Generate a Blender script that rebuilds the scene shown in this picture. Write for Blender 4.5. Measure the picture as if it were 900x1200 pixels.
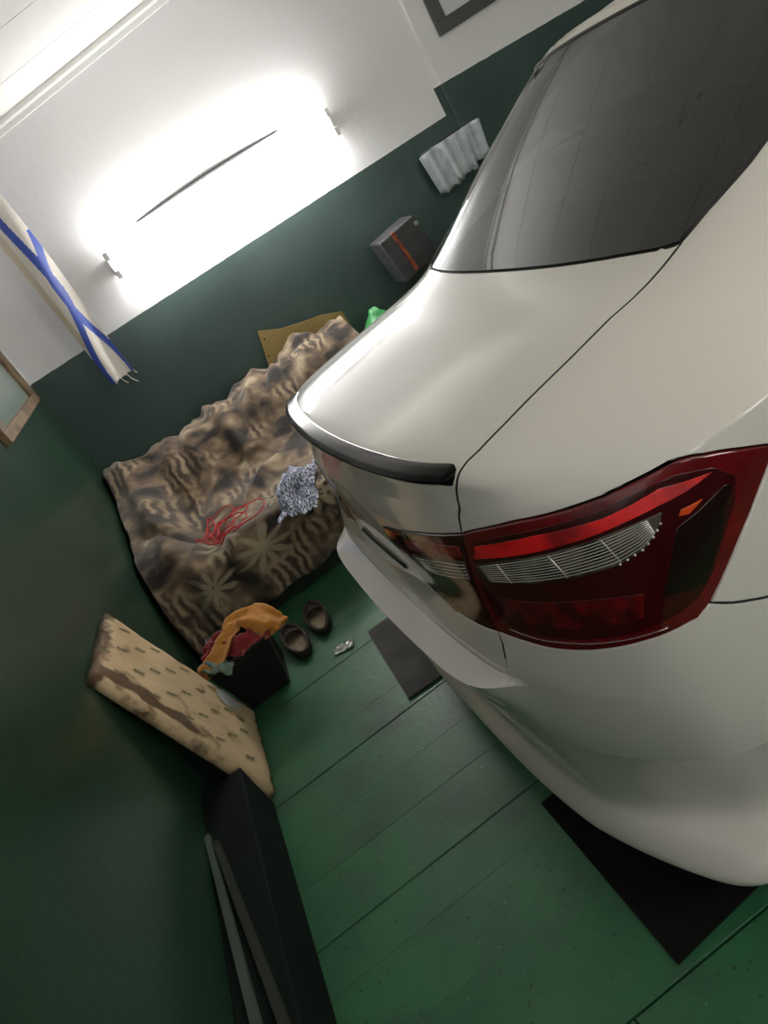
import bpy, bmesh, math, random
import numpy as np
from mathutils import Vector, Matrix, noise
from mathutils.geometry import delaunay_2d_cdt

for o in list(bpy.data.objects):
    bpy.data.objects.remove(o, do_unlink=True)
scene = bpy.context.scene
COL = scene.collection
random.seed(4)

# ---------------------------------------------------------------- camera
def make_camera():
    f, pitch, roll, yaw, h = 890.0, math.radians(24.3), math.radians(33.4), math.radians(6.0), 1.65
    fw = Vector((math.sin(yaw) * math.cos(pitch), math.cos(yaw) * math.cos(pitch), -math.sin(pitch)))
    rt0 = Vector((math.cos(yaw), -math.sin(yaw), 0))
    up0 = rt0.cross(fw)
    up = math.cos(roll) * up0 + math.sin(roll) * rt0
    rt = math.cos(roll) * rt0 - math.sin(roll) * up0
    cd = bpy.data.cameras.new('camera')
    cd.sensor_fit = 'VERTICAL'
    cd.sensor_height = 24.0
    cd.lens = f / 1200.0 * 24.0
    cd.clip_start = 0.02
    c = bpy.data.objects.new('camera', cd)
    COL.objects.link(c)
    m = Matrix((rt, up, -fw)).transposed().to_4x4()
    m.translation = Vector((0, 0, h))
    c.matrix_world = m
    scene.camera = c
make_camera()

# ---------------------------------------------------------------- world, lamps' strength, exposure
world = bpy.data.worlds.new('world')
scene.world = world
world.use_nodes = True
world.node_tree.nodes['Background'].inputs[0].default_value = (0.6, 0.7, 0.8, 1)
world.node_tree.nodes['Background'].inputs[1].default_value = 0.02
WALL_TUBE = 62.0      # emission of the fluorescent tubes on the long wall
CEIL_FILL = 19.0     # emission of an unseen ceiling lamp, added to light the car
SIDE_FILL = 8.5     # emission of an unseen opposite-wall lamp, added to brighten the bumper
FRONT_FILL = 29.0    # emission of an unseen opposite-wall lamp, added to brighten the quarter panel
vs = scene.view_settings
vs.view_transform = 'Standard'
vs.look = 'None'
vs.gamma = 1.0
vs.use_curve_mapping = False
vs.exposure = 0.22

# ---------------------------------------------------------------- helpers
def lin(c):
    return tuple(((x / 255) / 12.92 if x / 255 <= 0.04045 else ((x / 255 + 0.055) / 1.055) ** 2.4) for x in c)

def mat(name, rgb, rough=0.5, metal=0.0, coat=0.0, spec=0.5, bump=None, var=None, sheen=0.0):
    """procedural material; var = (second rgb, noise scale, lo, hi), bump = (scale, strength, distance)"""
    m = bpy.data.materials.new(name)
    m.use_nodes = True
    nt = m.node_tree
    b = nt.nodes['Principled BSDF']
    b.inputs['Base Color'].default_value = (*lin(rgb), 1)
    b.inputs['Roughness'].default_value = rough
    b.inputs['Metallic'].default_value = metal
    b.inputs['Coat Weight'].default_value = coat
    b.inputs['Coat Roughness'].default_value = 0.04
    b.inputs['Specular IOR Level'].default_value = spec
    b.inputs['Sheen Weight'].default_value = sheen
    tc = nt.nodes.new('ShaderNodeTexCoord')
    if var:
        n = nt.nodes.new('ShaderNodeTexNoise')
        n.inputs['Scale'].default_value = var[1]
        n.inputs['Detail'].default_value = 6
        r = nt.nodes.new('ShaderNodeValToRGB')
        r.color_ramp.elements[0].position = var[2]
        r.color_ramp.elements[1].position = var[3]
        r.color_ramp.elements[0].color = (*lin(rgb), 1)
        r.color_ramp.elements[1].color = (*lin(var[0]), 1)
        nt.links.new(tc.outputs['Object'], n.inputs['Vector'])
        nt.links.new(n.outputs['Fac'], r.inputs['Fac'])
        nt.links.new(r.outputs['Color'], b.inputs['Base Color'])
    if bump:
        n = nt.nodes.new('ShaderNodeTexNoise')
        n.inputs['Scale'].default_value = bump[0]
        n.inputs['Detail'].default_value = 5
        bp = nt.nodes.new('ShaderNodeBump')
        bp.inputs['Strength'].default_value = bump[1]
        bp.inputs['Distance'].default_value = bump[2]
        nt.links.new(tc.outputs['Object'], n.inputs['Vector'])
        nt.links.new(n.outputs['Fac'], bp.inputs['Height'])
        nt.links.new(bp.outputs['Normal'], b.inputs['Normal'])
    return m

def emit(name, rgb, strength):
    m = bpy.data.materials.new(name)
    m.use_nodes = True
    nt = m.node_tree
    nt.nodes.remove(nt.nodes['Principled BSDF'])
    e = nt.nodes.new('ShaderNodeEmission')
    e.inputs[0].default_value = (*rgb, 1)
    e.inputs[1].default_value = strength
    nt.links.new(e.outputs[0], nt.nodes['Material Output'].inputs[0])
    return m

def empty(name, loc=(0, 0, 0), rz=0.0):
    o = bpy.data.objects.new(name, None)
    o.empty_display_size = 0.1
    o.location = loc
    o.rotation_euler = (0, 0, rz)
    COL.objects.link(o)
    return o

def tag(o, label=None, cat=None, group=None, kind=None):
    if label: o['label'] = label
    if cat: o['category'] = cat
    if group: o['group'] = group
    if kind: o['kind'] = kind
    return o

def link_mesh(name, me, m, parent=None):
    if m is not None:
        for mm in (m if isinstance(m, (list, tuple)) else [m]):
            me.materials.append(mm)
    o = bpy.data.objects.new(name, me)
    COL.objects.link(o)
    o.parent = parent
    return o

def pydata(name, verts, faces, m, parent=None, smooth=True, midx=None):
    me = bpy.data.meshes.new(name)
    me.from_pydata([tuple(v) for v in verts], [], [tuple(f) for f in faces])
    if smooth:
        me.shade_smooth()
    if midx is not None:
        me.polygons.foreach_set('material_index', midx)
    me.update()
    return link_mesh(name, me, m, parent)

def from_bm(name, bm, m, parent=None, smooth=False):
    bmesh.ops.recalc_face_normals(bm, faces=bm.faces)
    me = bpy.data.meshes.new(name)
    bm.to_mesh(me)
    bm.free()
    if smooth:
        me.shade_smooth()
    return link_mesh(name, me, m, parent)

def bm_box(bm, lo, hi, bevel=0.0, seg=2):
    c = [(lo[i] + hi[i]) / 2 for i in range(3)]
    d = [hi[i] - lo[i] for i in range(3)]
    r = bmesh.ops.create_cube(bm, size=1, matrix=Matrix.Translation(c) @ Matrix.Diagonal((*d, 1)))
    if bevel:
        es = set(e for v in r['verts'] for e in v.link_edges)
        bmesh.ops.bevel(bm, geom=list(es), offset=bevel, segments=seg, affect='EDGES', profile=0.6)

def box(name, lo, hi, m, parent=None, bevel=0.0, seg=2):
    bm = bmesh.new()
    bm_box(bm, lo, hi, bevel, seg)
    return from_bm(name, bm, m, parent)

def tube(name, pts, rad, m, parent=None, n=8, closed=False, flat=1.0):
    pts = [Vector(p) for p in pts]
    rads = rad if isinstance(rad, (list, tuple)) else [rad] * len(pts)
    V, F = [], []
    up = Vector((0, 0, 1))
    N = len(pts)
    prev = None
    for i, p in enumerate(pts):
        a = pts[(i - 1) % N] if (closed or i > 0) else p
        b = pts[(i + 1) % N] if (closed or i < N - 1) else p
        t = (b - a).normalized()
        if prev is None:
            x = t.cross(up)
            if x.length < 1e-3:
                x = t.cross(Vector((1, 0, 0)))
        else:
            x = prev - t * prev.dot(t)
        x.normalize()
        prev = x
        y = t.cross(x)
        for k in range(n):
            an = 2 * math.pi * k / n
            V.append(p + (x * math.cos(an) + y * math.sin(an) * flat) * rads[i])
    M = N if closed else N - 1
    for i in range(M):
        j = (i + 1) % N
        for k in range(n):
            l = (k + 1) % n
            F.append((i * n + k, i * n + l, j * n + l, j * n + k))
    if not closed:
        F.append(tuple(range(n))[::-1])
        F.append(tuple((N - 1) * n + k for k in range(n)))
    return pydata(name, V, F, m, parent)

def lathe(name, prof, m, parent=None, n=32, axis='Y', loc=(0, 0, 0)):
    V, F = [], []
    for r, h in prof:
        for k in range(n):
            a = 2 * math.pi * k / n
            p = (r * math.cos(a), h, r * math.sin(a)) if axis == 'Y' else (r * math.cos(a), r * math.sin(a), h)
            V.append((p[0] + loc[0], p[1] + loc[1], p[2] + loc[2]))
    for i in range(len(prof) - 1):
        for k in range(n):
            l = (k + 1) % n
            F.append((i * n + k, i * n + l, (i + 1) * n + l, (i + 1) * n + k))
    bm = bmesh.new()
    vs_ = [bm.verts.new(v) for v in V]
    for f in F:
        try: bm.faces.new([vs_[i] for i in f])
        except ValueError: pass
    bmesh.ops.remove_doubles(bm, verts=bm.verts, dist=1e-6)
    return from_bm(name, bm, m, parent, smooth=True)

def sst(a, b, x):
    t = min(1, max(0, (x - a) / (b - a)))
    return t * t * (3 - 2 * t)

def fbm(x, y, z=0.0, o=4):
    return noise.fractal(Vector((x, y, z)), 0.8, 2.0, o)
# ================================================================ the garage
WA, WB = 4.85, -0.80            # long wall (y) and end wall (x)
XR, YR = 6.2, -1.35
def ceil_z(x): return 2.572 + 0.104 * (x + 0.047)
def floor_paint(name, a, b, sc):
    m = mat(name, a, 0.42, var=(b, sc, 0.40, 0.75), bump=(45, 0.25, 0.004))
    nt = m.node_tree
    bs = nt.nodes['Principled BSDF']
    src = bs.inputs['Base Color'].links[0].from_socket
    tc = nt.nodes.new('ShaderNodeTexCoord')
    def layer(src, scale, detail, p0, p1, rgb, amt):
        n = nt.nodes.new('ShaderNodeTexNoise'); n.inputs['Scale'].default_value = scale; n.inputs['Detail'].default_value = detail
        nt.links.new(tc.outputs['Object'], n.inputs['Vector'])
        r = nt.nodes.new('ShaderNodeValToRGB'); r.color_ramp.elements[0].position = p0; r.color_ramp.elements[1].position = p1
        r.color_ramp.elements[1].color = (amt, amt, amt, 1)
        nt.links.new(n.outputs['Fac'], r.inputs['Fac'])
        mx = nt.nodes.new('ShaderNodeMix'); mx.data_type = 'RGBA'
        nt.links.new(r.outputs['Color'], mx.inputs['Factor']); nt.links.new(src, mx.inputs[6]); mx.inputs[7].default_value = (*lin(rgb), 1)
        return mx.outputs[2]
    c = layer(src, 3.1, 4, .56, .72, (50, 66, 56), .8)       # trodden dirt
    c = layer(c, 60, 3, .655, .72, (26, 40, 32), .85)         # dark specks
    c = layer(c, 75, 2, .72, .76, (120, 150, 128), .7)       # chips
    nt.links.new(c, bs.inputs['Base Color'])
    return m
green_floor = floor_paint('floor_paint', (46, 100, 64), (38, 78, 53), 2.2)
green_floor2 = floor_paint('floor_paint_worn', (48, 103, 67), (43, 82, 57), 4.0)
white_wall = mat('white_plaster', (226, 226, 226), 0.75, bump=(30, 0.1, 0.003))
dark_gap = mat('dark_gap', (10, 16, 12), 0.9)
white_paint = mat('white_gloss_trim', (236, 236, 234), 0.45)

def two_tone(name, axis):
    """green oil paint below a painted line, whitewash above it (paint edge at a real height on the wall)"""
    m = bpy.data.materials.new(name)
    m.use_nodes = True
    nt = m.node_tree
    b = nt.nodes['Principled BSDF']
    tc = nt.nodes.new('ShaderNodeTexCoord')
    sep = nt.nodes.new('ShaderNodeSeparateXYZ')
    nt.links.new(tc.outputs['Object'], sep.inputs[0])
    def math_(op, a, bb, c=None):
        n = nt.nodes.new('ShaderNodeMath')
        n.operation = op
        for i, v in enumerate((a, bb, c)):
            if v is None: continue
            if isinstance(v, (int, float)): n.inputs[i].default_value = v
            else: nt.links.new(v, n.inputs[i])
        return n.outputs[0]
    if axis == 'x':
        line = math_('MULTIPLY_ADD', sep.outputs[0], -0.0127, 1.416)
        step = math_('GREATER_THAN', sep.outputs[0], 2.195)
        line = math_('MULTIPLY_ADD', step, 0.168, line)
        tilt = math_('MULTIPLY', math_('SUBTRACT', sep.outputs[0], 2.195), math_('MULTIPLY', step, -0.036))
        line = math_('ADD', line, tilt)
    else:
        line = math_('ADD', 1.425, 0.0)
    nz = nt.nodes.new('ShaderNodeTexNoise')
    nz.inputs['Scale'].default_value = 14
    nt.links.new(tc.outputs['Object'], nz.inputs['Vector'])
    wob = math_('MULTIPLY', math_('SUBTRACT', nz.outputs['Fac'], 0.5), 0.006)
    line = math_('ADD', line, wob)
    fac = math_('GREATER_THAN', sep.outputs[2], line)
    n2 = nt.nodes.new('ShaderNodeTexNoise')
    n2.inputs['Scale'].default_value = 2.2
    n2.inputs['Detail'].default_value = 8
    nt.links.new(tc.outputs['Object'], n2.inputs['Vector'])
    r = nt.nodes.new('ShaderNodeValToRGB')
    r.color_ramp.elements[0].position = 0.35
    r.color_ramp.elements[1].position = 0.75
    lo_c, hi_c = ((55, 73, 70), (70, 89, 86)) if axis == 'x' else ((32, 57, 42), (40, 69, 51))
    r.color_ramp.elements[0].color = (*lin(lo_c), 1)
    r.color_ramp.elements[1].color = (*lin(hi_c), 1)
    nt.links.new(n2.outputs['Fac'], r.inputs['Fac'])
    mix = nt.nodes.new('ShaderNodeMix')
    mix.data_type = 'RGBA'
    nt.links.new(fac, mix.inputs['Factor'])
    nt.links.new(r.outputs['Color'], mix.inputs[6])
    mix.inputs[7].default_value = (*lin((226, 226, 227)), 1)
    nt.links.new(mix.outputs[2], b.inputs['Base Color'])
    rr = math_('MULTIPLY_ADD', fac, 0.48, 0.29)
    nt.links.new(rr, b.inputs['Roughness'])
    n3 = nt.nodes.new('ShaderNodeTexNoise')
    n3.inputs['Scale'].default_value = 26
    n3.inputs['Detail'].default_value = 6
    nt.links.new(tc.outputs['Object'], n3.inputs['Vector'])
    bp = nt.nodes.new('ShaderNodeBump')
    bp.inputs['Strength'].default_value = 0.35
    bp.inputs['Distance'].default_value = 0.004
    nt.links.new(n3.outputs['Fac'], bp.inputs['Height'])
    nt.links.new(bp.outputs['Normal'], b.inputs['Normal'])
    return m
wallA_m = two_tone('oil_painted_plaster_long', 'x')
wallB_m = two_tone('oil_painted_plaster_end', 'y')

def wall(name, lo, hi, m):
    return tag(box(name, lo, hi, m), kind='structure')
wall('wall_left', (WB - .2, WA, -.1), (XR + .2, WA + .2, 3.6), wallA_m)
wall('wall_back', (WB - .2, YR, -.1), (WB, WA, 3.4), wallB_m)
wall('wall_right', (WB - .2, YR - .2, -.1), (XR + .2, YR, 3.6), wallA_m)
wall('wall_front', (XR, YR, -.1), (XR + .2, WA, 3.6), wallB_m)
# plastered pier on the long wall beyond the lamp
tag(box('trim_1', (2.24, WA - .022, 0), (XR, WA + .02, 3.2), wallA_m, bevel=.004), kind='structure')

fl = tag(box('floor', (WB, YR, -.12), (XR, WA, -.03), dark_gap), kind='structure')
bounds = [-1.35, -1.1, -.85, -.6, -.35, -.1, .15, .42, .68, .936, 1.23, 1.42, 1.567, 1.78, 1.96, 2.175, 2.33, 2.683, 2.94, 3.2, 3.45, 3.7, 3.95, 4.2, 4.45, 4.7, 4.85]
wide = {.936: .006, 1.567: .006, 2.175: .006, 2.683: .004}
for a, b in zip(bounds[:-1], bounds[1:]):
    g0, g1 = wide.get(a, .0004), wide.get(b, .0004)
    dz = random.uniform(-.0008, .0008)
    ends = [(WB + .002, -.045), (-.041, XR)] if b == .936 else [(WB + .002, XR)]
    for x0, x1 in ends:
        bm = bmesh.new()
        bm_box(bm, (x0, a + g0 / 2, -.04), (x1, b - g1 / 2, dz), .0008, 1)
        from_bm('plank', bm, random.choice([green_floor, green_floor2]), fl)

# ceiling slopes gently up along the garage, boarded with pale panels
cl = bpy.data.meshes.new('ceiling')
def slab(z0, z1, x0, x1, y0, y1):
    V = [(x, y, ceil_z(x) + dz) for dz in (z0, z1) for x, y in ((x0, y0), (x1, y0), (x1, y1), (x0, y1))]
    F = [(0, 3, 2, 1), (4, 5, 6, 7), (0, 1, 5, 4), (1, 2, 6, 5), (2, 3, 7, 6), (3, 0, 4, 7)]
    return V, F
V, F = slab(.012, .12, WB - .2, XR + .2, YR - .2, WA + .2)
ceil = tag(pydata('ceiling', V, F, dark_gap, smooth=False), kind='structure')
panel_m = mat('ceiling_panel_paint', (232, 229, 226), 0.6)
yb = [WA - .005]
while yb[-1] - .62 > YR: yb.append(yb[-1] - .62)
yb.append(YR)
for i in range(len(yb) - 1):
    V, F = slab(0, .02, WB, XR, yb[i + 1] + .004, yb[i] - .004)
    pydata('panel', V, F, panel_m, ceil, smooth=False)
V, F = slab(-.018, .004, WB, XR, WA - .13, WA)
tr = tag(pydata('trim_2', V, F, white_paint, smooth=False), kind='structure')
V, F = slab(-.045, -.016, WB, XR, WA - .022, WA)
pydata('cornice_bead', V, F, white_paint, tr, smooth=False)
V, F = slab(-.026, -.016, WB, XR, WA - .134, WA - .116)
pydata('cornice_bead', V, F, white_paint, tr, smooth=False)

# wooden sill along the foot of the end wall
sill_m = mat('sill_paint', (15, 25, 20), 0.8, spec=0.15, var=((11, 18, 15), 4, .4, .7))
tag(box('baseboard_back', (WB, YR, 0), (-.64, 2.20, .205), sill_m, bevel=.006), kind='structure')

# ================================================================ fluorescent lamp on the long wall
tube_m = emit('tube_glow', (1.0, 0.985, 0.95), WALL_TUBE)
cap_m = mat('lamp_plastic', (225, 225, 222), 0.4)
rail_m = mat('lamp_rail_grey', (46, 47, 48), 0.6, spec=0.2)
def strip_lamp(name, x0, x1, y, z, tm, label, tilt=0.0, dirn=1):
    r = tag(empty(name, (0, 0, 0)), label, 'lamp')
    bm = bmesh.new()
    bm_box(bm, (x0, y - .02, z - .05), (x1, y + .028, z + .05), .008)
    from_bm('housing', bm, cap_m, r)
    for dz in (-.055, .055):
        tube('tube', [(x0 + .03, y - .055, z + dz), (x1 - .03, y - .055, z + dz)], .014, tm, r, 10)
        for xx in (x0 + .015, x1 - .015):
            box('tube_holder', (xx - .015, y - .076, z + dz - .024), (xx + .015, y - .018, z + dz + .024), cap_m, r, .006)
    return r
lampA = strip_lamp('fluorescent_lamp', -.03, 1.52, WA - .03, 1.71, tube_m, 'glowing twin-tube fluorescent lamp on the white upper wall')
tube('rail', [(.24, WA - .006, 1.833), (.48, WA - .007, 1.840), (.72, WA - .008, 1.843), (.97, WA - .007, 1.839), (1.22, WA - .006, 1.831)], [.004, .009, .011, .009, .004], rail_m, lampA, 8)
def fill_lamp(name, c, half, axis, strength, label, rgb=(1.0, 0.93, 0.82)):
    """added unseen fill light, built as a rectangular fitting with an opal diffuser; axis = outward normal of the surface it sits on"""
    r = tag(empty(name), label, 'lamp')
    n = Vector(axis)
    lo = [c[i] - half[i] for i in range(3)]; hi = [c[i] + half[i] for i in range(3)]
    box('housing', lo, hi, cap_m, r, .01)
    k = max(range(3), key=lambda i: abs(n[i]))
    lo2 = [lo[i] + .015 for i in range(3)]; hi2 = [hi[i] - .015 for i in range(3)]
    if n[k] > 0: lo2[k], hi2[k] = hi[k] - .004, hi[k] + .012
    else: lo2[k], hi2[k] = lo[k] - .012, lo[k] + .004
    box('diffuser', lo2, hi2, emit(name + '_glow', rgb, strength), r, .004)
fill_lamp('ceiling_fill', (2.6, 1.6, ceil_z(2.0) - .05), (.6, .17, .045), (0, 0, -1), CEIL_FILL, 'added unseen fill lamp under the ceiling above the white car')
fill_lamp('wall_fill', (.1, YR + .035, 1.75), (.6, .035, .16), (0, 1, 0), SIDE_FILL, 'added unseen fill lamp on the wall opposite the sofa', (1.0, .98, .95))
fill_lamp('wall_fill', (2.1, YR + .035, 2.15), (.6, .035, .16), (0, 1, 0), FRONT_FILL, 'added unseen fill lamp on the wall alongside the right side of the car', (1.0, .955, .88))
# ================================================================ car body surface (smooth control net, right half mirrored)
# control net: rows from sill to roof spine, columns from rear centre round the right side to front centre
# each entry (u, w, z): u forward from rear, w half width (to the right), z up
def net():
    # columns: rear centre, .28, .48, .565, .665, corner, corner, side ... front centre
    W=(0,.28,.48,.565,.665)
    def low(z,us,c5,c6,c7,ws,zs=None):
        zs=z if zs is None else zs
        return [(u,w,z) for u,w in zip(us,W)]+[(c5[0],c5[1],z),(c6[0],c6[1],z),(c7[0],c7[1],zs)]+[(.75,ws,zs),(1.05,ws,zs),(1.45,ws,zs),(2.1,ws,zs),(3.0,ws-.005,zs),(3.6,ws-.02,zs),(4.05,ws-.12,zs),(4.33,.45,zs),(4.41,0,zs)]
    def ins(r):
        m=tuple((p+q)/2 for p,q in zip(r[2],r[3])); return r[:3]+[m]+r[3:]
    R=[]
    R.append(low(.145,(.06,.062,.075,.09,.12),(.18,.775),(.25,.85),(.42,.875),.862))     #0
    R.append(low(.170,(.018,.020,.038,.055,.087),(.140,.790),(.214,.876),(.40,.895),.872))  #1 lip
    R.append(low(.222,(.056,.060,.076,.092,.130),(.194,.774),(.254,.856),(.43,.882),.868))   #2
    R.append(low(.268,(.060,.068,.086,.108,.168),(.252,.750),(.330,.822),(.475,.862),.858))  #3
    R.append(low(.432,(.022,.038,.070,.094,.138),(.218,.776),(.314,.850),(.485,.880),.876))    #4
    for _ in range(3): R.append(low(.460,(.012,.030,.064,.088,.130),(.212,.782),(.308,.856),(.48,.885),.880))  #5 crease, tripled to stay sharp
    R.append(low(.540,(-.004,.012,.050,.076,.120),(.204,.786),(.304,.860),(.48,.886),.882))
    R.append(low(.612,(-.020,-.012,.016,.077,.119),(.204,.787),(.305,.861),(.482,.886),.882))
    for _ in range(3): R.append(low(.646,(-.027,-.019,.002,.076,.119),(.205,.787),(.306,.861),(.484,.886),.882)) #8 ledge lip
    for _ in range(3): R.append(low(.660,(.042,.045,.058,.080,.121),(.206,.787),(.307,.861),(.486,.886),.882))  #9 ledge inner
    R.append(low(.705,(.050,.056,.072,.090,.126),(.210,.787),(.311,.862),(.49,.886),.883))
    R.append(low(.780,(.070,.079,.100,.116,.147),(.221,.785),(.326,.861),(.50,.887),.884))
    R.append(low(.880,(.066,.078,.108,.128,.165),(.238,.780),(.345,.858),(.52,.885),.884))
    R.append(low(.970,(.070,.083,.118,.140,.180),(.256,.768),(.367,.850),(.54,.880),.878,.968))
    for _ in range(2): R.append(low(1.030,(.080,.093,.129,.152,.196),(.277,.754),(.390,.841),(.56,.874),.872,1.040)) #14 shoulder crease
    R.append(ins([(.086,0,1.075),(.099,.28,1.074),(.130,.48,1.07),(.192,.635,1.062),(.280,.732,1.056),(.395,.80,1.054),(.555,.838,1.057),(.78,.845,1.056),(1.07,.842,1.047),(1.45,.84,1.03),(2.1,.84,1.0),(3.0,.84,.98),(3.55,.82,.93),(4.0,.70,.84),(4.25,.42,.80),(4.33,0,.79)])) #15
    R.append(ins([(.108,0,1.118),(.121,.27,1.117),(.152,.465,1.112),(.210,.612,1.102),(.318,.698,1.085),(.45,.755,1.078),(.62,.785,1.076),(.83,.795,1.078),(1.10,.795,1.083),(1.45,.80,1.06),(2.1,.80,1.03),(3.0,.80,1.0),(3.5,.78,.955),(3.9,.66,.87),(4.15,.40,.83),(4.22,0,.82)])) #16
    R.append(ins([(.27,0,1.147),(.28,.25,1.146),(.31,.43,1.141),(.365,.57,1.130),(.455,.65,1.115),(.57,.70,1.105),(.73,.728,1.110),(.92,.745,1.122),(1.16,.757,1.137),(1.47,.765,1.11),(2.1,.775,1.07),(3.0,.775,1.03),(3.4,.70,1.0),(3.6,.60,.95),(3.8,.36,.91),(3.86,0,.905)])) #17
    R.append(ins([(.48,0,1.174),(.49,.24,1.172),(.515,.40,1.167),(.555,.53,1.157),(.615,.605,1.148),(.71,.655,1.143),(.84,.685,1.155),(1.00,.708,1.177),(1.22,.725,1.205),(1.50,.735,1.19),(2.1,.745,1.15),(2.9,.74,1.10),(3.2,.68,1.06),(3.3,.58,1.03),(3.42,.34,1.0),(3.45,0,.995)])) #18
    R.append(ins([(.668,0,1.197),(.676,.225,1.196),(.698,.375,1.193),(.724,.485,1.190),(.762,.562,1.186),(.845,.612,1.200),(.955,.647,1.225),(1.10,.675,1.258),(1.28,.697,1.29),(1.54,.71,1.29),(2.1,.72,1.26),(2.8,.71,1.19),(2.98,.66,1.14),(3.06,.56,1.12),(3.14,.34,1.10),(3.16,0,1.095)])) #19 glass base
    R.append(ins([(.985,0,1.372),(.988,.225,1.370),(.998,.365,1.364),(1.015,.475,1.356),(1.040,.560,1.345),(1.11,.602,1.350),(1.20,.628,1.36),(1.31,.650,1.375),(1.43,.668,1.39),(1.62,.675,1.40),(2.1,.682,1.40),(2.5,.67,1.35),(2.62,.63,1.33),(2.68,.54,1.33),(2.74,.34,1.34),(2.76,0,1.35)])) #20
    R.append(ins([(1.285,0,1.532),(1.288,.22,1.529),(1.300,.36,1.521),(1.320,.465,1.510),(1.350,.545,1.495),(1.41,.582,1.488),(1.48,.604,1.486),(1.57,.620,1.486),(1.66,.632,1.487),(1.78,.638,1.488),(2.05,.64,1.49),(2.2,.63,1.48),(2.28,.59,1.47),(2.33,.50,1.47),(2.38,.34,1.48),(2.39,0,1.485)])) #21 glass top
    R.append(ins([(1.375,0,1.545),(1.378,.21,1.542),(1.387,.34,1.535),(1.405,.44,1.526),(1.432,.51,1.515),(1.48,.545,1.508),(1.545,.563,1.506),(1.63,.575,1.506),(1.71,.582,1.506),(1.82,.586,1.507),(2.02,.586,1.507),(2.14,.575,1.502),(2.20,.54,1.50),(2.24,.46,1.501),(2.28,.30,1.508),(2.29,0,1.512)])) #22 roof
    R.append(ins([(1.55,0,1.556),(1.55,.12,1.555),(1.56,.20,1.553),(1.57,.26,1.550),(1.59,.31,1.546),(1.62,.34,1.543),(1.67,.355,1.541),(1.73,.36,1.541),(1.80,.363,1.541),(1.87,.365,1.541),(1.97,.365,1.540),(2.04,.36,1.537),(2.07,.33,1.535),(2.10,.27,1.535),(2.12,.17,1.537),(2.13,0,1.538)]))  #23
    R.append([(1.70,0,1.560)]+[(1.70+.02*k,0,1.560) for k in range(1,16)]+[(2.02,0,1.556)]) #24 spine
    return np.array(R)
def pad(P):
    # columns: mirror across the centre plane at both ends
    m=np.array([1,-1,1.])
    P=np.concatenate([P[:,1:2]*m,P,P[:,-2:-1]*m],1)
    # rows: linear extrapolation
    P=np.concatenate([2*P[:1]-P[1:2],P,2*P[-1:]-P[-2:-1]],0)
    return P
def basis(f):
    return np.stack([(1-f)**3,3*f**3-6*f*f+4,-3*f**3+3*f*f+3*f+1,f**3],-1)/6
def evalnet(P,s,t):
    # P padded control net; s column param, t row param
    nr,nc=P.shape[0]-2,P.shape[1]-2
    s=np.clip(np.asarray(s,float),0,nc-1-1e-9); t=np.clip(np.asarray(t,float),0,nr-1-1e-9)
    i=np.floor(s).astype(int); j=np.floor(t).astype(int)
    bs=basis(s-i); bt=basis(t-j)
    out=np.zeros(s.shape+(3,))
    for a in range(4):
        for b in range(4):
            out+=(bt[...,a]*bs[...,b])[...,None]*P[j+a,i+b]
    return out
def sharpen(N,it=2,k=.75):
    # columns first (every row), then rows (all but the deliberately sharp ones)
    P=N.copy(); m=np.array([1,-1,1.])
    def colblend(P):
        Q=np.concatenate([P[:,1:2]*m,P,P[:,-2:-1]*m],1)
        return (Q[:,:-2]+4*Q[:,1:-1]+Q[:,2:])/6
    def rowblend(P):
        Q=np.concatenate([2*P[:1]-P[1:2],P,2*P[-1:]-P[-2:-1]],0)
        return (Q[:-2]+4*Q[1:-1]+Q[2:])/6
    for _ in range(it):
        P=P+k*(N-colblend(P)); P[:,0,1]=0; P[:,-1,1]=0
    C=P.copy()
    fix=[4,5,6,7,8,9,10,11,12,13,14,15,16,20,21]
    for _ in range(it):
        Q=P+k*(C-rowblend(P)); Q[fix]=P[fix]; P=Q
    P[:,0,1]=0; P[:,-1,1]=0
    return P
def surf(): return pad(sharpen(net()))

ROW_MAP = ([0, 4, 5, 6, 7, 8, 9, 10, 13, 14, 15, 24], [0, 4, 6, 8, 9, 11, 14, 16, 19, 20.5, 22, 31])
PN = surf()
def S(s, t):
    """signed column parameter s (positive = car's right side), row parameter t -> car coordinates"""
    s = np.asarray(s, float); t = np.asarray(t, float)
    p = evalnet(PN, np.abs(s), np.interp(t, *ROW_MAP)).copy()
    p[..., 1] *= -np.sign(s)
    return p
def SN(s, t):
    e = 2e-3
    a = S(s + e, t) - S(s - e, t)
    tt = np.clip(np.asarray(t, float), e, 24 - e)
    b = S(s, tt + e) - S(s, tt - e)
    n = np.cross(a, b)
    l = np.linalg.norm(n, axis=-1, keepdims=True)
    n = np.where(l > 1e-12, n / np.maximum(l, 1e-12), np.array([0, 0, 1.]))
    return n
if SN(np.array([3.0]), np.array([17.0]))[0, 2] < 0:
    SGN = -1.0
else:
    SGN = 1.0
def inside(poly, P):
    x, y = P[:, 0], P[:, 1]
    c = np.zeros(len(P), bool)
    for (x1, y1), (x2, y2) in zip(poly, np.roll(poly, -1, axis=0)):
        if y1 == y2: continue
        k = ((y1 > y) != (y2 > y)) & (x < (x2 - x1) * (y - y1) / (y2 - y1) + x1)
        c ^= k
    return c
def dense(poly, step):
    out = []
    for a, b in zip(poly, np.roll(poly, -1, axis=0)):
        n = max(1, int(math.ceil(np.hypot(*(b - a)) / step)))
        for i in range(n): out.append(a + (b - a) * i / n)
    return np.array(out)
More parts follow.
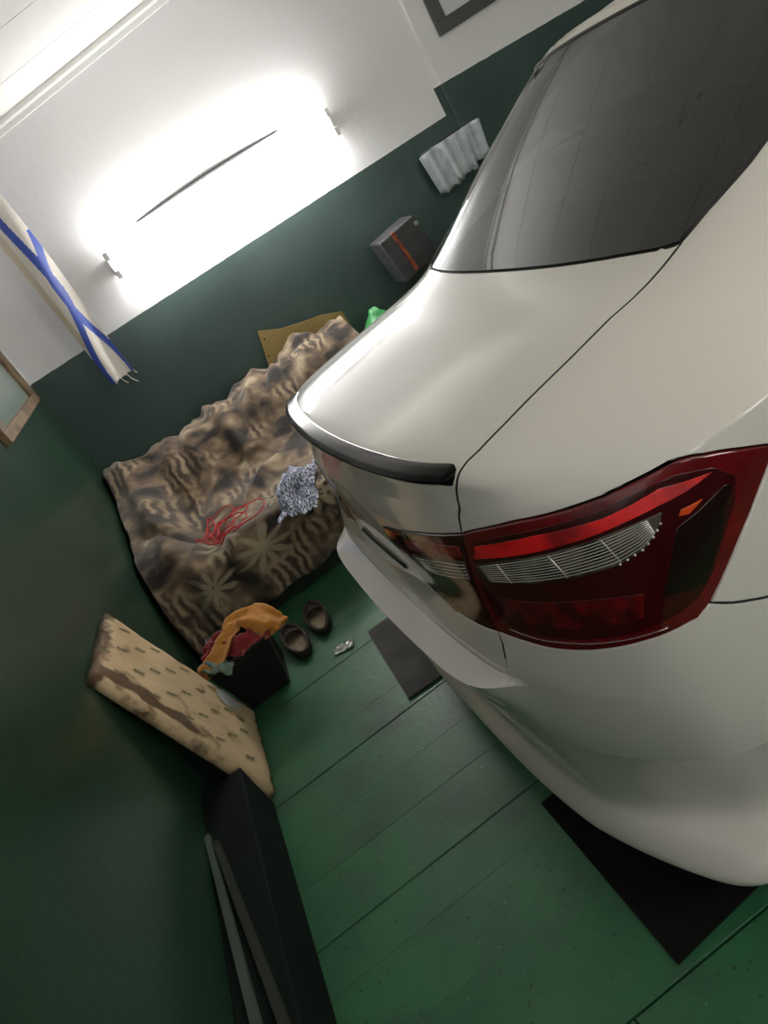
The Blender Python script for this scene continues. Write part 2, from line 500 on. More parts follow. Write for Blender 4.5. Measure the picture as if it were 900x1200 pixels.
def seg_dist(P, poly):
    d = np.full(len(P), 9.0)
    for a, b in zip(poly, np.roll(poly, -1, axis=0)):
        ab = b - a
        L = max(ab @ ab, 1e-12)
        k = np.clip(((P - a) @ ab) / L, 0, 1)
        d = np.minimum(d, np.hypot(*(P - a - k[:, None] * ab).T))
    return d
def patch(name, poly, m, parent, ds=.125, gap=.0016, thick=.014, off=0.0, rnd=.0014, holes=()):
    """one body panel: the part of the body surface inside an outline, with rounded edges turned inwards"""
    loops = [dense(np.array(poly, float), ds)] + [dense(np.array(h, float), ds) for h in holes]
    lo, hi = loops[0].min(0), loops[0].max(0)
    gx = np.arange(math.ceil(lo[0] / ds) * ds, hi[0], ds)
    gy = np.arange(math.ceil(lo[1] / ds) * ds, hi[1], ds)
    G = np.stack(np.meshgrid(gx, gy), -1).reshape(-1, 2)
    G = G[inside(loops[0], G)]
    for h in loops[1:]: G = G[~inside(h, G)]
    for L in loops: G = G[seg_dist(G, L) > ds * .45]
    pts, edges = [], []
    for L in loops:
        b = len(pts)
        pts += [tuple(p) for p in L]
        edges += [(b + i, b + (i + 1) % len(L)) for i in range(len(L))]
    nb = len(pts)
    pts += [tuple(p) for p in G]
    v2, e2, f2, ov, oe, of = delaunay_2d_cdt([Vector(p) for p in pts], edges, [], 0, 1e-7)
    P = np.array([tuple(v) for v in v2])
    T = np.array([f for f in f2 if len(f) == 3], int)
    c = P[T].mean(1)
    keep = inside(loops[0], c)
    for h in loops[1:]: keep &= ~inside(h, c)
    T = T[keep]
    X = S(P[:, 0], P[:, 1]); N = SN(P[:, 0], P[:, 1]) * SGN
    fn = np.cross(X[T[:, 1]] - X[T[:, 0]], X[T[:, 2]] - X[T[:, 0]])
    fl_ = (fn * N[T[:, 0]]).sum(1) < 0
    T[fl_] = T[fl_][:, ::-1]
    area = np.linalg.norm(fn, axis=1)
    T = T[area > 1e-10]
    # boundary half edges
    cnt = {}
    for a, b, cc in T:
        for e in ((a, b), (b, cc), (cc, a)): cnt[e] = 1
    bed = [e for e in cnt if (e[1], e[0]) not in cnt]
    inw = {}
    for a, b in bed:
        d = X[b] - X[a]
        l = np.linalg.norm(d)
        if l < 1e-9: continue
        for q in (a, b):
            w = np.cross(N[q], d / l)
            inw[q] = inw.get(q, np.zeros(3)) + w
    X = X + N * off
    V = [x for x in X]; VN = [n for n in N]
    r1, r2 = {}, {}
    for q, w in inw.items():
        l = np.linalg.norm(w)
        w = w / l if l > 1e-9 else w
        base = X[q].copy()
        V[q] = base + w * (gap + rnd)
        r1[q] = len(V); V.append(base + w * gap - N[q] * rnd); VN.append((N[q] - w * .9) / np.linalg.norm(N[q] - w * .9))
        r2[q] = len(V); V.append(base + w * gap - N[q] * thick); VN.append(-w)
    F = [tuple(t) for t in T]
    for a, b in bed:
        if a in r1 and b in r1:
            F.append((b, a, r1[a], r1[b]))
            F.append((r1[b], r1[a], r2[a], r2[b]))
    o = pydata(name, V, F, m, parent)
    o.data.normals_split_custom_set_from_vertices([tuple(n) for n in VN])
    return o
def ribbon(name, line, rad, m, parent, off=0.0, closed=False, step=.12, n=6):
    L = np.array(line, float)
    Q = []
    M = len(L) if closed else len(L) - 1
    for i in range(M):
        a, b = L[i], L[(i + 1) % len(L)]
        k = max(1, int(np.hypot(*(b - a)) / step))
        for j in range(k): Q.append(a + (b - a) * j / k)
    if not closed: Q.append(L[-1])
    Q = np.array(Q)
    X = S(Q[:, 0], Q[:, 1]) + SN(Q[:, 0], Q[:, 1]) * SGN * off
    return tube(name, [tuple(x) for x in X], rad, m, parent, n, closed)
mir = lambda L: [(-a, b) for a, b in L]

def flake_paint():
    m = mat('pearl_white_paint', (196, 194, 186), 0.5, 0.0, 1.0, spec=0.25)
    m.node_tree.nodes['Principled BSDF'].inputs['Coat Roughness'].default_value = 0.04
    m.node_tree.nodes['Principled BSDF'].inputs['Coat IOR'].default_value = 1.65
    return m
paint = flake_paint()
black_gloss = mat('gloss_black', (8, 8, 9), 0.13, 0, 0.0, spec=0.12)
black_rub = mat('black_rubber', (16, 16, 16), 0.7)
black_in = mat('dark_interior', (20, 20, 21), 0.85)
lamp_red = mat('tail_lamp_dark_red', (96, 9, 16), 0.14, 0, 1.0, var=((78, 7, 12), 9, .4, .6))
lamp_red2 = mat('tail_lamp_inner_red', (50, 4, 8), 0.12, 0, 1.0)
lamp_dark = mat('tail_lamp_smoked', (22, 8, 8), 0.10, 0, 1.0)
reflex_red = mat('reflex_red', (214, 24, 28), 0.25, 0, 1.0, var=((128, 12, 18), 14, .45, .65), bump=(600, 0.5, 0.002))
lamp_mid = mat('tail_lamp_mid_red', (92, 8, 14), 0.12, 0, 1.0, var=((44, 4, 8), 26, .42, .62))
clear_m = mat('clear_lens_grey', (96, 90, 82), 0.18, 0.35, 1.0, var=((52, 46, 42), 22, .42, .6))
rib_m = mat('lens_rib_silver', (196, 194, 186), 0.18, 0.6, 1.0)
amber_m = mat('amber_glint', (196, 70, 24), 0.15, 0, 1.0)
chrome = mat('chrome', (200, 200, 200), 0.12, 1.0)

def tinted_glass():
    m = bpy.data.materials.new('tinted_glass')
    m.use_nodes = True
    nt = m.node_tree
    nt.nodes.remove(nt.nodes['Principled BSDF'])
    tr_ = nt.nodes.new('ShaderNodeBsdfTransparent')
    tr_.inputs[0].default_value = (.16, .175, .175, 1)
    gl = nt.nodes.new('ShaderNodeBsdfGlossy')
    gl.inputs['Roughness'].default_value = 0.012
    gl.inputs['Color'].default_value = (.95, .97, .97, 1)
    fr = nt.nodes.new('ShaderNodeFresnel')
    fr.inputs['IOR'].default_value = 1.95
    mx = nt.nodes.new('ShaderNodeMixShader')
    nt.links.new(fr.outputs[0], mx.inputs[0])
    nt.links.new(tr_.outputs[0], mx.inputs[1])
    nt.links.new(gl.outputs[0], mx.inputs[2])
    nt.links.new(mx.outputs[0], nt.nodes['Material Output'].inputs[0])
    return m
glass_m = tinted_glass()

car = tag(empty('sedan_car', (.06, 1.73, 0), math.radians(2.5)), 'white sedan car seen from its rear right corner, parked on green planks', 'car')

lidseam = [(4.9, 18.973), (4.66, 18.60), (4.32, 18.05), (4.14, 17.476), (3.957, 16.985), (3.852, 16.645), (3.69, 16.267), (3.55, 16.091), (3.466, 15.896), (3.36, 15.50), (3.02, 14.75), (2.85, 13.694)]
corner = (2.744, 13.147)
split = [(2.60, 12.543), (2.43, 11.935), (2.36, 11.35), (2.44, 10.95)]
low = (2.53, 10.676)
outer_top = [(3.547, 13.347), (4.073, 13.487), (4.563, 13.516), (4.914, 13.56), (5.293, 13.634), (5.668, 13.82), (6.016, 14.0), (6.348, 13.539), (6.685, 13.243), (6.918, 13.061), (7.02, 12.97)]
outer_right = [(6.862, 12.574), (6.681, 12.165), (6.452, 11.719), (6.272, 11.388), (6.12, 11.13)]
outer_bot = [(6.05, 11.05), (5.846, 10.935), (5.599, 10.869), (5.282, 10.815), (4.933, 10.733), (4.596, 10.665), (4.176, 10.634), (3.892, 10.64), (3.50, 10.668), (3.063, 10.668)]
inner_top = [(0.675, 12.483), (0.919, 12.588), (1.17, 12.706), (1.506, 12.858), (1.88, 12.99), (2.27, 13.078)]
inner_bot = [(0.647, 12.20), (0.673, 11.95), (0.725, 11.657), (0.812, 11.38), (0.905, 11.012), (1.103, 10.76), (1.337, 10.60), (1.632, 10.56), (1.937, 10.57), (2.3, 10.62)]
lidlow = [(2.61, 10.34), (2.63, 9.90), (2.60, 9.60)]
bseam = [(6.352, 10.872), (6.52, 10.697), (6.70, 10.48), (7.05, 10.05), (7.45, 9.35), (7.80, 8.55)]
def inv(u, z, s0, t0):
    x = np.array([s0, t0], float)
    for _ in range(25):
        p = S(x[0], x[1])[[0, 2]]
        e = 1e-4
        J = np.stack([(S(x[0] + e, x[1])[[0, 2]] - p) / e, (S(x[0], x[1] + e)[[0, 2]] - p) / e], 1)
        try: d = np.linalg.solve(J, np.array([u, z]) - p)
        except Exception: break
        x = x + np.clip(d, -.4, .4)
        x[1] = min(max(x[1], 0.02), 20)
    return (float(x[0]), float(x[1]))
def arch(uc, zc, r, a0, a1, s0, t0, n=22):
    out = []
    for i in range(n + 1):
        a = math.radians(a0 + (a1 - a0) * i / n)
        g = inv(uc + r * math.cos(a), zc + r * math.sin(a), s0, t0)
        out.append(g); s0, t0 = g
    return out
UW, ZW, RW = .99, .305, .355
ar_all = arch(UW, ZW, RW, 204, -24, 7.7, 1.2, 44)        # from the rear foot of the arch over the top to its front foot
ja = min(range(len(ar_all)), key=lambda i: abs(ar_all[i][1] - 8.2) + (0 if i < 22 else 9))
b_arch, q_arch = ar_all[:ja + 1], ar_all[ja:]
bseam = [p for p in bseam if p[0] < ar_all[ja][0] - .1]
glass_side = [(4.899, 19.0), (5.145, 19.19), (5.403, 19.30), (5.68, 19.40), (5.88, 19.52), (5.95, 19.8), (5.85, 20.2), (5.65, 20.6), (5.40, 20.92), (5.1, 21.0)]
glass_base = [(4.2, 19.0), (3.0, 19.0), (1.5, 19.0), (0, 19.0)]
# ---- painted panels
lid_half = lidseam + [corner] + inner_top[::-1] + inner_bot + [low] + lidlow
lid_poly = [(0, 18.985)] + [(1.5, 18.985), (3.0, 18.985), (4.2, 18.985)] + lid_half + [(0, 9.60)] + mir(lid_half)[::-1] + [(-4.2, 18.985), (-3, 18.985), (-1.5, 18.985)]
patch('trunk_lid', lid_poly, paint, car, .11, gap=.003)
bh = [(2.60, 9.56), (2.66, 9.90), (2.64, 10.34), low] + outer_bot[::-1] + [outer_right[-1]] + bseam + b_arch[::-1] + [(b_arch[0][0] - .02, 0.02)]
patch('bumper', [(0, 9.56)] + bh + [(0, 0.02)] + mir(bh)[::-1], paint, car, .11)
QS = 9.9
for sg in (1, -1):
    q = lidseam + [corner] + outer_top + outer_right + bseam + q_arch + [(q_arch[-1][0] + .02, 0.02), (QS, 0.02), (QS, 17.95), (8.9, 18.3), (8.75, 19.2), (8.9, 20.4), (QS, 20.75), (QS, 21.0), (6.5, 21.0)] + glass_side[::-1]
    patch('quarter_panel', q if sg > 0 else mir(q), paint, car, .125, gap=.003)
    # doors, front body (beyond the frame of the photograph)
    d1 = [(QS, 0.02), (11.35, 0.02), (11.35, 17.95), (QS, 17.95)]
    d2 = [(11.35, 0.02), (12.35, 0.02), (12.35, 17.95), (11.35, 17.95)]
    for d in (d1, d2):
        dd = patch('door', d if sg > 0 else mir(d), paint, car, .3)
    w1 = [(8.95, 18.35), (QS + .75, 18.0), (QS + .75, 20.7), (QS, 20.7), (8.95, 20.35), (8.8, 19.2)]
    w2 = [(QS + .85, 18.0), (12.3, 18.0), (12.9, 18.6), (12.6, 20.3), (12.0, 20.7), (QS + .85, 20.7)]
    for w in (w1, w2):
        patch('side_window', w if sg > 0 else mir(w), glass_m, car, .3, thick=.004, rnd=.0004)
    fa = arch(3.62, ZW, RW, 204, -24, 12.9, 1.2, 30)
    fr_ = [(12.35, 0.02), (fa[0][0], 0.02)] + fa + [(fa[-1][0], 0.02), (16, 0.02), (16, 18.9), (13.0, 18.9), (12.35, 17.95)]
    patch('front_wing', fr_ if sg > 0 else mir(fr_), paint, car, .3)
    pl = [(QS + .72, 18.0), (QS + .88, 18.0), (QS + .88, 20.7), (QS + .72, 20.7)]
    patch('door_pillar', pl if sg > 0 else mir(pl), black_gloss, car, .2, off=-.002)
ws = [(13.1, 18.95), (16, 18.95), (16, 20.95), (12.7, 20.95), (12.8, 20.0)]
patch('windscreen', ws, glass_m, car, .25, thick=.004)
patch('windscreen', mir(ws), glass_m, car, .25, thick=.004)
for sg in (1, -1):
    rf = [(0, 21.05), (5.1, 21.05), (16, 21.05), (16, 24), (0, 24)]
    patch('roof', rf if sg > 0 else mir(rf), paint, car, .2)
gp = [(0, 19.0)] + glass_base[::-1][1:] + glass_side
rear_glass = patch('rear_window', [(0, 19.0)] + glass_base[::-1][1:] + glass_side + [(3, 21.0), (0, 21.0), (-3, 21.0)] + mir(glass_side)[::-1] + mir(glass_base), glass_m, car, .14, thick=.004, rnd=.0004)
for sg in (1, -1):
    gs = glass_side if sg > 0 else mir(glass_side)
    ribbon('window_seal', gs, .0055, black_rub, car, -.001)
ribbon('window_seal', [(-5.1, 21.02), (0, 21.02), (5.1, 21.02)], .006, black_rub, car, -.001)
ribbon('window_seal', [(-4.85, 18.99), (0, 18.99), (4.85, 18.99)], .0025, black_rub, car, -.005)

# ---- tail lamps: outer unit on the wing, inner unit on the lid
reflex = [(3.08, 12.93), (3.782, 13.067), (4.286, 13.148), (4.798, 13.175), (5.249, 13.203), (5.58, 13.281), (5.87, 13.371), (6.4, 13.191), (6.121, 13.128), (5.831, 13.112), (5.545, 13.068), (5.232, 13.014), (4.856, 12.939), (4.436, 12.856), (3.852, 12.739), (2.90, 12.56)]
clr_top = [(2.78, 12.39), (3.829, 12.645), (4.414, 12.758), (4.851, 12.85), (5.215, 12.925), (5.578, 13.0), (5.86, 13.01)]
clr_bot = [(2.973, 12.02), (3.734, 12.105), (4.27, 12.174), (4.622, 12.224), (4.991, 12.292), (5.287, 12.347), (5.595, 12.492), (5.74, 12.66), (5.82, 12.82)]
i_clr = [(1.074, 11.985), (1.719, 12.28), (2.42, 12.42), (2.33, 11.93), (1.727, 11.731), (1.367, 11.615), (1.147, 11.66)]
i_red = [(1.10, 12.45), (1.783, 12.70), (2.45, 12.82), (2.44, 12.55), (1.656, 12.36), (1.057, 12.12)]
glint = [(6.011, 12.806), (6.039, 12.897), (6.256, 12.894), (6.112, 12.761)]
smoked = [(5.97, 12.62), (6.2, 12.72), (6.47, 12.90), (6.56, 12.85), (6.36, 12.10), (6.12, 11.52), (5.62, 11.58), (5.8, 12.05)]
brim = [(6.60, 12.95), (6.56, 12.55), (6.40, 12.10), (6.20, 11.62), (6.02, 11.36), (5.75, 11.20), (5.3, 11.08), (4.8, 11.0), (4.3, 10.95), (3.8, 10.95), (3.2, 11.0), (2.75, 11.2), (2.62, 11.7), (2.78, 12.3), (2.95, 12.75), (3.1, 13.03), (3.9, 13.20), (4.6, 13.28), (5.2, 13.34), (5.70, 13.50), (6.05, 13.48), (6.4, 13.25)]
def resample(L, n):
    L = np.array(L, float)
    d = np.concatenate([[0], np.cumsum(np.hypot(*np.diff(L, axis=0).T))])
    q = np.linspace(0, d[-1], n)
    return np.stack([np.interp(q, d, L[:, 0]), np.interp(q, d, L[:, 1])], 1)
for sg in (1, -1):
    f = (lambda L: L) if sg > 0 else mir
    out_poly = [corner] + outer_top + outer_right + outer_bot + [low] + split[::-1]
    lo_ = patch('tail_lamp', f(out_poly), lamp_red, car, .14, thick=.02, off=.002, rnd=.003)
    patch('lamp_bowl', f(brim), lamp_red2, lo_, .14, gap=0, thick=.002, off=.0026, rnd=.0006)
    patch('reflector_strip', f(reflex), reflex_red, lo_, .12, gap=0, thick=.002, off=.0036, rnd=.0006)
    patch('smoked_insert', f(smoked), lamp_dark, lo_, .12, gap=0, thick=.002, off=.0034, rnd=.0006)
    patch('lower_reflector', f([(3.1, 11.30), (3.9, 11.20), (4.7, 11.22), (5.35, 11.32), (5.45, 11.75), (4.9, 11.80), (4.1, 11.74), (3.2, 11.70)]), lamp_mid, lo_, .12, gap=0, thick=.002, off=.0034, rnd=.0006)
    patch('amber_glint_patch', f(glint), amber_m, lo_, .06, gap=0, thick=.002, off=.0044, rnd=.0006)  # orange patch: a glint of light painted onto the lens
    patch('clear_lens', f(clr_top + clr_bot[::-1]), clear_m, lo_, .12, gap=0, thick=.002, off=.0036, rnd=.0006)
    A, B = resample(clr_top, 40), resample(clr_bot, 40)
    for k in range(1, 10):
        L = A + (B - A) * (k / 10)
        ribbon('lens_rib', f([tuple(p) for p in L[2:-2]]), .0011, rib_m, lo_, .0040, n=5, step=.3)
    for c_ in (9, 21, 30):
        ribbon('lens_rib', f([tuple(A[c_] + (B[c_] - A[c_]) * w) for w in np.linspace(.05, .95, 6)]), .0014, rib_m, lo_, .0042, n=5)
    for w in np.linspace(.06, .92, 9):
        p = A[-1] + (B[30] - A[-1]) * 0
    bead = resample(clr_bot[-4:], 8)
    for p in bead:
        q = S(p[0] * sg, p[1]) + SN(p[0] * sg, p[1]) * SGN * .004
        bm = bmesh.new()
        bmesh.ops.create_uvsphere(bm, u_segments=8, v_segments=6, radius=.0026)
        bmesh.ops.translate(bm, verts=bm.verts, vec=tuple(q))
        from_bm('lens_bead', bm, rib_m, lo_, smooth=True)
    ribbon('lamp_edge_line', f([(3.1, 10.93), (3.9, 10.86), (4.6, 10.87), (5.2, 10.95), (5.6, 11.02)]), .0010, chrome, lo_, .0034, n=5)
    in_poly = [corner] + inner_top[::-1] + inner_bot + [low] + split[::-1]
    li = patch('tail_lamp', f(in_poly), lamp_red2, car, .12, thick=.02, off=.002, rnd=.003)
    patch('reflector_strip', f(i_red), mat('reflex_red_deep', (120, 12, 16), .25, 0, 1.0), li, .12, gap=0, thick=.002, off=.0034, rnd=.0006)
    patch('clear_lens', f(i_clr), clear_m, li, .12, gap=0, thick=.002, off=.0034, rnd=.0006)
    A, B = resample(i_clr[:3], 16), resample(i_clr[3:][::-1], 16)
    for k in range(1, 6):
        L = A + (B - A) * (k / 6)
        ribbon('lens_rib', f([tuple(p) for p in L]), .0010, rib_m, li, .0038, n=5, step=.3)

# ---- lip spoiler along the trailing edge of the lid
def spoiler():
    ss = np.linspace(-3.34, 3.34, 81)
    prof = [(16.02, .0005), (15.99, .003), (15.86, .005), (15.72, .009), (15.56, .0145), (15.50, .0145), (15.44, .006), (15.38, .002), (15.34, -.003)]
    V, F = [], []
    for s in ss:
        e = min(1, (3.34 - abs(s)) / .22)
        e = math.sin(e * math.pi / 2) ** .8 if e > 0 else 0
        for k, (t, h) in enumerate(prof):
            tt = 15.85 + (t - 15.85) * (.35 + .65 * e)
            V.append(S(s, tt) + SN(s, tt) * SGN * (h * (.35 + .65 * e)) + np.array([-.004 * e if 2 < k < 7 else 0, 0, .003 * e if 2 < k < 7 else 0]))
    n = len(prof)
    for i in range(len(ss) - 1):
        for k in range(n - 1):
            F.append((i * n + k, (i + 1) * n + k, (i + 1) * n + k + 1, i * n + k + 1))
    F.append(tuple(range(n))); F.append(tuple((len(ss) - 1) * n + k for k in range(n))[::-1])
    bm = bmesh.new()
    vv = [bm.verts.new(tuple(v)) for v in V]
    for f_ in F: bm.faces.new([vv[i] for i in f_])
    return from_bm('spoiler', bm, black_gloss, car, smooth=True)
spoiler()
for sg in (1, -1):
    f = (lambda L: L) if sg > 0 else mir
    ribbon('gap_shade', f(lidseam + [corner]), .0026, black_rub, car, -.0028, n=6)  # black ribbons laid in the seams stand in for their shade
    ribbon('gap_shade', f([outer_right[-1]] + bseam), .0022, black_rub, car, -.0022, n=6)
    ribbon('gap_shade', f([low] + lidlow[:2]), .0020, black_rub, car, -.0022, n=6)
ribbon('handle_recess', [(-.55, 11.05), (0, 11.1), (.55, 11.05)], .006, black_rub, car, .0)

# ---- dark lining, shelf, seats and underside, wheels
ss = np.concatenate([-np.linspace(16, .0, 65), np.linspace(.25, 16, 64)])
ts = np.linspace(9.4, 18.6, 22)
V, F = [], []
for t in ts:
    X = S(ss, np.full_like(ss, t)) - SN(ss, np.full_like(ss, t)) * SGN * .022
    V += [tuple(x) for x in X]
n = len(ss)
for i in range(len(ts) - 1):
    for k in range(n - 1): F.append((i * n + k, i * n + k + 1, (i + 1) * n + k + 1, (i + 1) * n + k))
pydata('interior_lining', V, F, black_in, car)
box('underbody', (.26, -.62, .19), (4.1, .62, .29), black_rub, car, .02)
shelf = mat('parcel_shelf_cloth', (58, 56, 54), .9)
box('parcel_shelf', (.74, -.60, 1.08), (1.28, .60, 1.10), shelf, car, .01)
seat_m = mat('seat_cloth', (40, 41, 43), .9)
sb = bmesh.new(); bm_box(sb, (1.26, -.62, .45), (1.42, .62, 1.12), .05, 3)
bench = from_bm('rear_seat', sb, seat_m, car)
for v in (-.42, 0, .42):
    sb = bmesh.new(); bm_box(sb, (1.26, v - .13, 1.12), (1.36, v + .13, 1.27), .04, 3); from_bm('headrest', sb, seat_m, bench)
for v in (-.36, .36):
    sb = bmesh.new(); bm_box(sb, (2.0, v - .25, .45), (2.14, v + .25, 1.12), .05, 3)
    fs = from_bm('front_seat', sb, seat_m, car)
    sb = bmesh.new(); bm_box(sb, (2.02, v - .13, 1.15), (2.12, v + .13, 1.33), .04, 3); from_bm('headrest', sb, seat_m, fs)
tyre_p = [(.19, -.085), (.24, -.098), (.285, -.098), (.305, -.085), (.308, -.05), (.308, .05), (.305, .085), (.285, .098), (.24, .098), (.19, .085)]
for u in (UW, 3.62):
    for v in (-.765, .765):
        sd = -1 if v < 0 else 1
        w = lathe('wheel', tyre_p, black_rub, car, 40, 'Y', (u, v, .3085))
        lathe('rim', [(.02, .05 * sd), (.05, .055 * sd), (.15, .04 * sd), (.185, .07 * sd), (.2, .085 * sd), (.2, -.08 * sd), (.02, -.06 * sd)], chrome, w, 32, 'Y', (u, v, .3085))
# ================================================================ sofa and its blanket
def blanket_mat():
    m = bpy.data.materials.new('plush_blanket')
    m.use_nodes = True
    nt = m.node_tree
    b = nt.nodes['Principled BSDF']
    b.inputs['Roughness'].default_value = .9
    b.inputs['Sheen Weight'].default_value = .25
    tc = nt.nodes.new('ShaderNodeTexCoord')
    mp = nt.nodes.new('ShaderNodeMapping')
    nt.links.new(tc.outputs['UV'], mp.inputs[0])
    n1 = nt.nodes.new('ShaderNodeTexNoise'); n1.inputs['Scale'].default_value = 6.5; n1.inputs['Detail'].default_value = 2.5; n1.inputs['Distortion'].default_value = .35
    n2 = nt.nodes.new('ShaderNodeTexNoise'); n2.inputs['Scale'].default_value = 3.2; n2.inputs['Detail'].default_value = 3
    wv = nt.nodes.new('ShaderNodeTexWave'); wv.inputs['Scale'].default_value = 6.5; wv.inputs['Distortion'].default_value = 5.0; wv.inputs['Detail'].default_value = 3; wv.inputs['Detail Scale'].default_value = 1.6
    wv.bands_direction = 'X'
    for n in (n1, n2, wv): nt.links.new(mp.outputs[0], n.inputs['Vector'])
    r1 = nt.nodes.new('ShaderNodeValToRGB')
    e = r1.color_ramp.elements
    e[0].position = .38; e[0].color = (*lin((36, 30, 26)), 1)
    e[1].position = .68; e[1].color = (*lin((172, 154, 126)), 1)
    x = e.new(.45); x.color = (*lin((80, 65, 51)), 1)
    x = e.new(.56); x.color = (*lin((120, 101, 79)), 1)
    nt.links.new(n1.outputs['Fac'], r1.inputs['Fac'])
    r2 = nt.nodes.new('ShaderNodeValToRGB')
    e = r2.color_ramp.elements
    e[0].position = .2; e[0].color = (*lin((70, 56, 45)), 1)
    e[1].position = .85; e[1].color = (*lin((152, 133, 107)), 1)
    nt.links.new(wv.outputs['Color'], r2.inputs['Fac'])
    r3 = nt.nodes.new('ShaderNodeValToRGB')
    r3.color_ramp.elements[0].position = .52; r3.color_ramp.elements[1].position = .60
    nt.links.new(n2.outputs['Fac'], r3.inputs['Fac'])
    mx = nt.nodes.new('ShaderNodeMix'); mx.data_type = 'RGBA'
    nt.links.new(r3.outputs['Color'], mx.inputs['Factor'])
    nt.links.new(r1.outputs['Color'], mx.inputs[6]); nt.links.new(r2.outputs['Color'], mx.inputs[7])
    # pale leaf clusters woven into the pile
    def mth(op, *a):
        n = nt.nodes.new('ShaderNodeMath'); n.operation = op
        for i_, v in enumerate(a):
            if isinstance(v, (int, float)): n.inputs[i_].default_value = v
            else: nt.links.new(v, n.inputs[i_])
        return n.outputs[0]
    sp = nt.nodes.new('ShaderNodeSeparateXYZ'); nt.links.new(tc.outputs['UV'], sp.inputs[0])
    acc = None
    for (cx, cy, R, ph) in ((-.21, 1.90, .15, .4), (-.52, 1.92, .12, 1.1), (.12, 1.80, .13, 2.0), (-.36, 1.66, .12, .2), (.42, 1.92, .14, .9), (-.05, 1.55, .09, 2.6)):
        dx = mth('SUBTRACT', sp.outputs[0], cx); dy = mth('SUBTRACT', sp.outputs[1], cy)
        rr = mth('ADD', mth('SQRT', mth('ADD', mth('MULTIPLY', dx, dx), mth('MULTIPLY', dy, dy))), mth('MULTIPLY', mth('SUBTRACT', n1.outputs['Fac'], .5), .16))
        an = mth('ARCTAN2', dy, dx)
        pet = mth('POWER', mth('ABSOLUTE', mth('COSINE', mth('ADD', mth('MULTIPLY_ADD', an, 4.5, ph), mth('MULTIPLY', n2.outputs['Fac'], 5.0)))), 1.6)
        lim = mth('MULTIPLY_ADD', pet, R * .80, R * .34)
        sm = nt.nodes.new('ShaderNodeClamp'); nt.links.new(mth('MULTIPLY', mth('SUBTRACT', lim, rr), 26.0), sm.inputs[0])
        k = mth('MULTIPLY', sm.outputs[0], mth('GREATER_THAN', rr, R * .02))
        acc = k if acc is None else mth('MAXIMUM', acc, k)
    acc = mth('MULTIPLY', acc, .75)
    mx2 = nt.nodes.new('ShaderNodeMix'); mx2.data_type = 'RGBA'
    nt.links.new(acc, mx2.inputs['Factor']); nt.links.new(mx.outputs[2], mx2.inputs[6]); mx2.inputs[7].default_value = (*lin((158, 148, 122)), 1)
    nt.links.new(mx2.outputs[2], b.inputs['Base Color'])
    n4 = nt.nodes.new('ShaderNodeTexNoise'); n4.inputs['Scale'].default_value = 220
    nt.links.new(tc.outputs['Object'], n4.inputs['Vector'])
    bp = nt.nodes.new('ShaderNodeBump'); bp.inputs['Strength'].default_value = .4; bp.inputs['Distance'].default_value = .004
    nt.links.new(n4.outputs['Fac'], bp.inputs['Height']); nt.links.new(bp.outputs['Normal'], b.inputs['Normal'])
    return m
blanket_m = blanket_mat()
def catmull(P, n):
    P = np.array(P, float)
    Q = np.concatenate([[2 * P[0] - P[1]], P, [2 * P[-1] - P[-2]]])
    out = []
    for x in np.linspace(0, len(P) - 1 - 1e-9, n):
        i = int(x); f = x - i
        a, b, c, d = Q[i:i + 4]
        out.append(.5 * ((2 * b) + (c - a) * f + (2 * a - 5 * b + 4 * c - d) * f * f + (-a + 3 * b - 3 * c + d) * f ** 3))
    return np.array(out)
NQ = 130
arm_prof = catmull([(4.78, .60), (4.72, .76), (4.58, .80), (4.40, .70), (4.20, .63), (4.00, .585), (3.80, .555), (3.62, .52), (3.47, .42), (3.40, .24), (3.385, .05)], NQ)
seat_prof = catmull([(4.78, .58), (4.70, .75), (4.58, .77), (4.46, .70), (4.34, .56), (4.20, .455), (3.95, .42), (3.68, .42), (3.46, .395), (3.40, .26), (3.395, .085)], NQ)
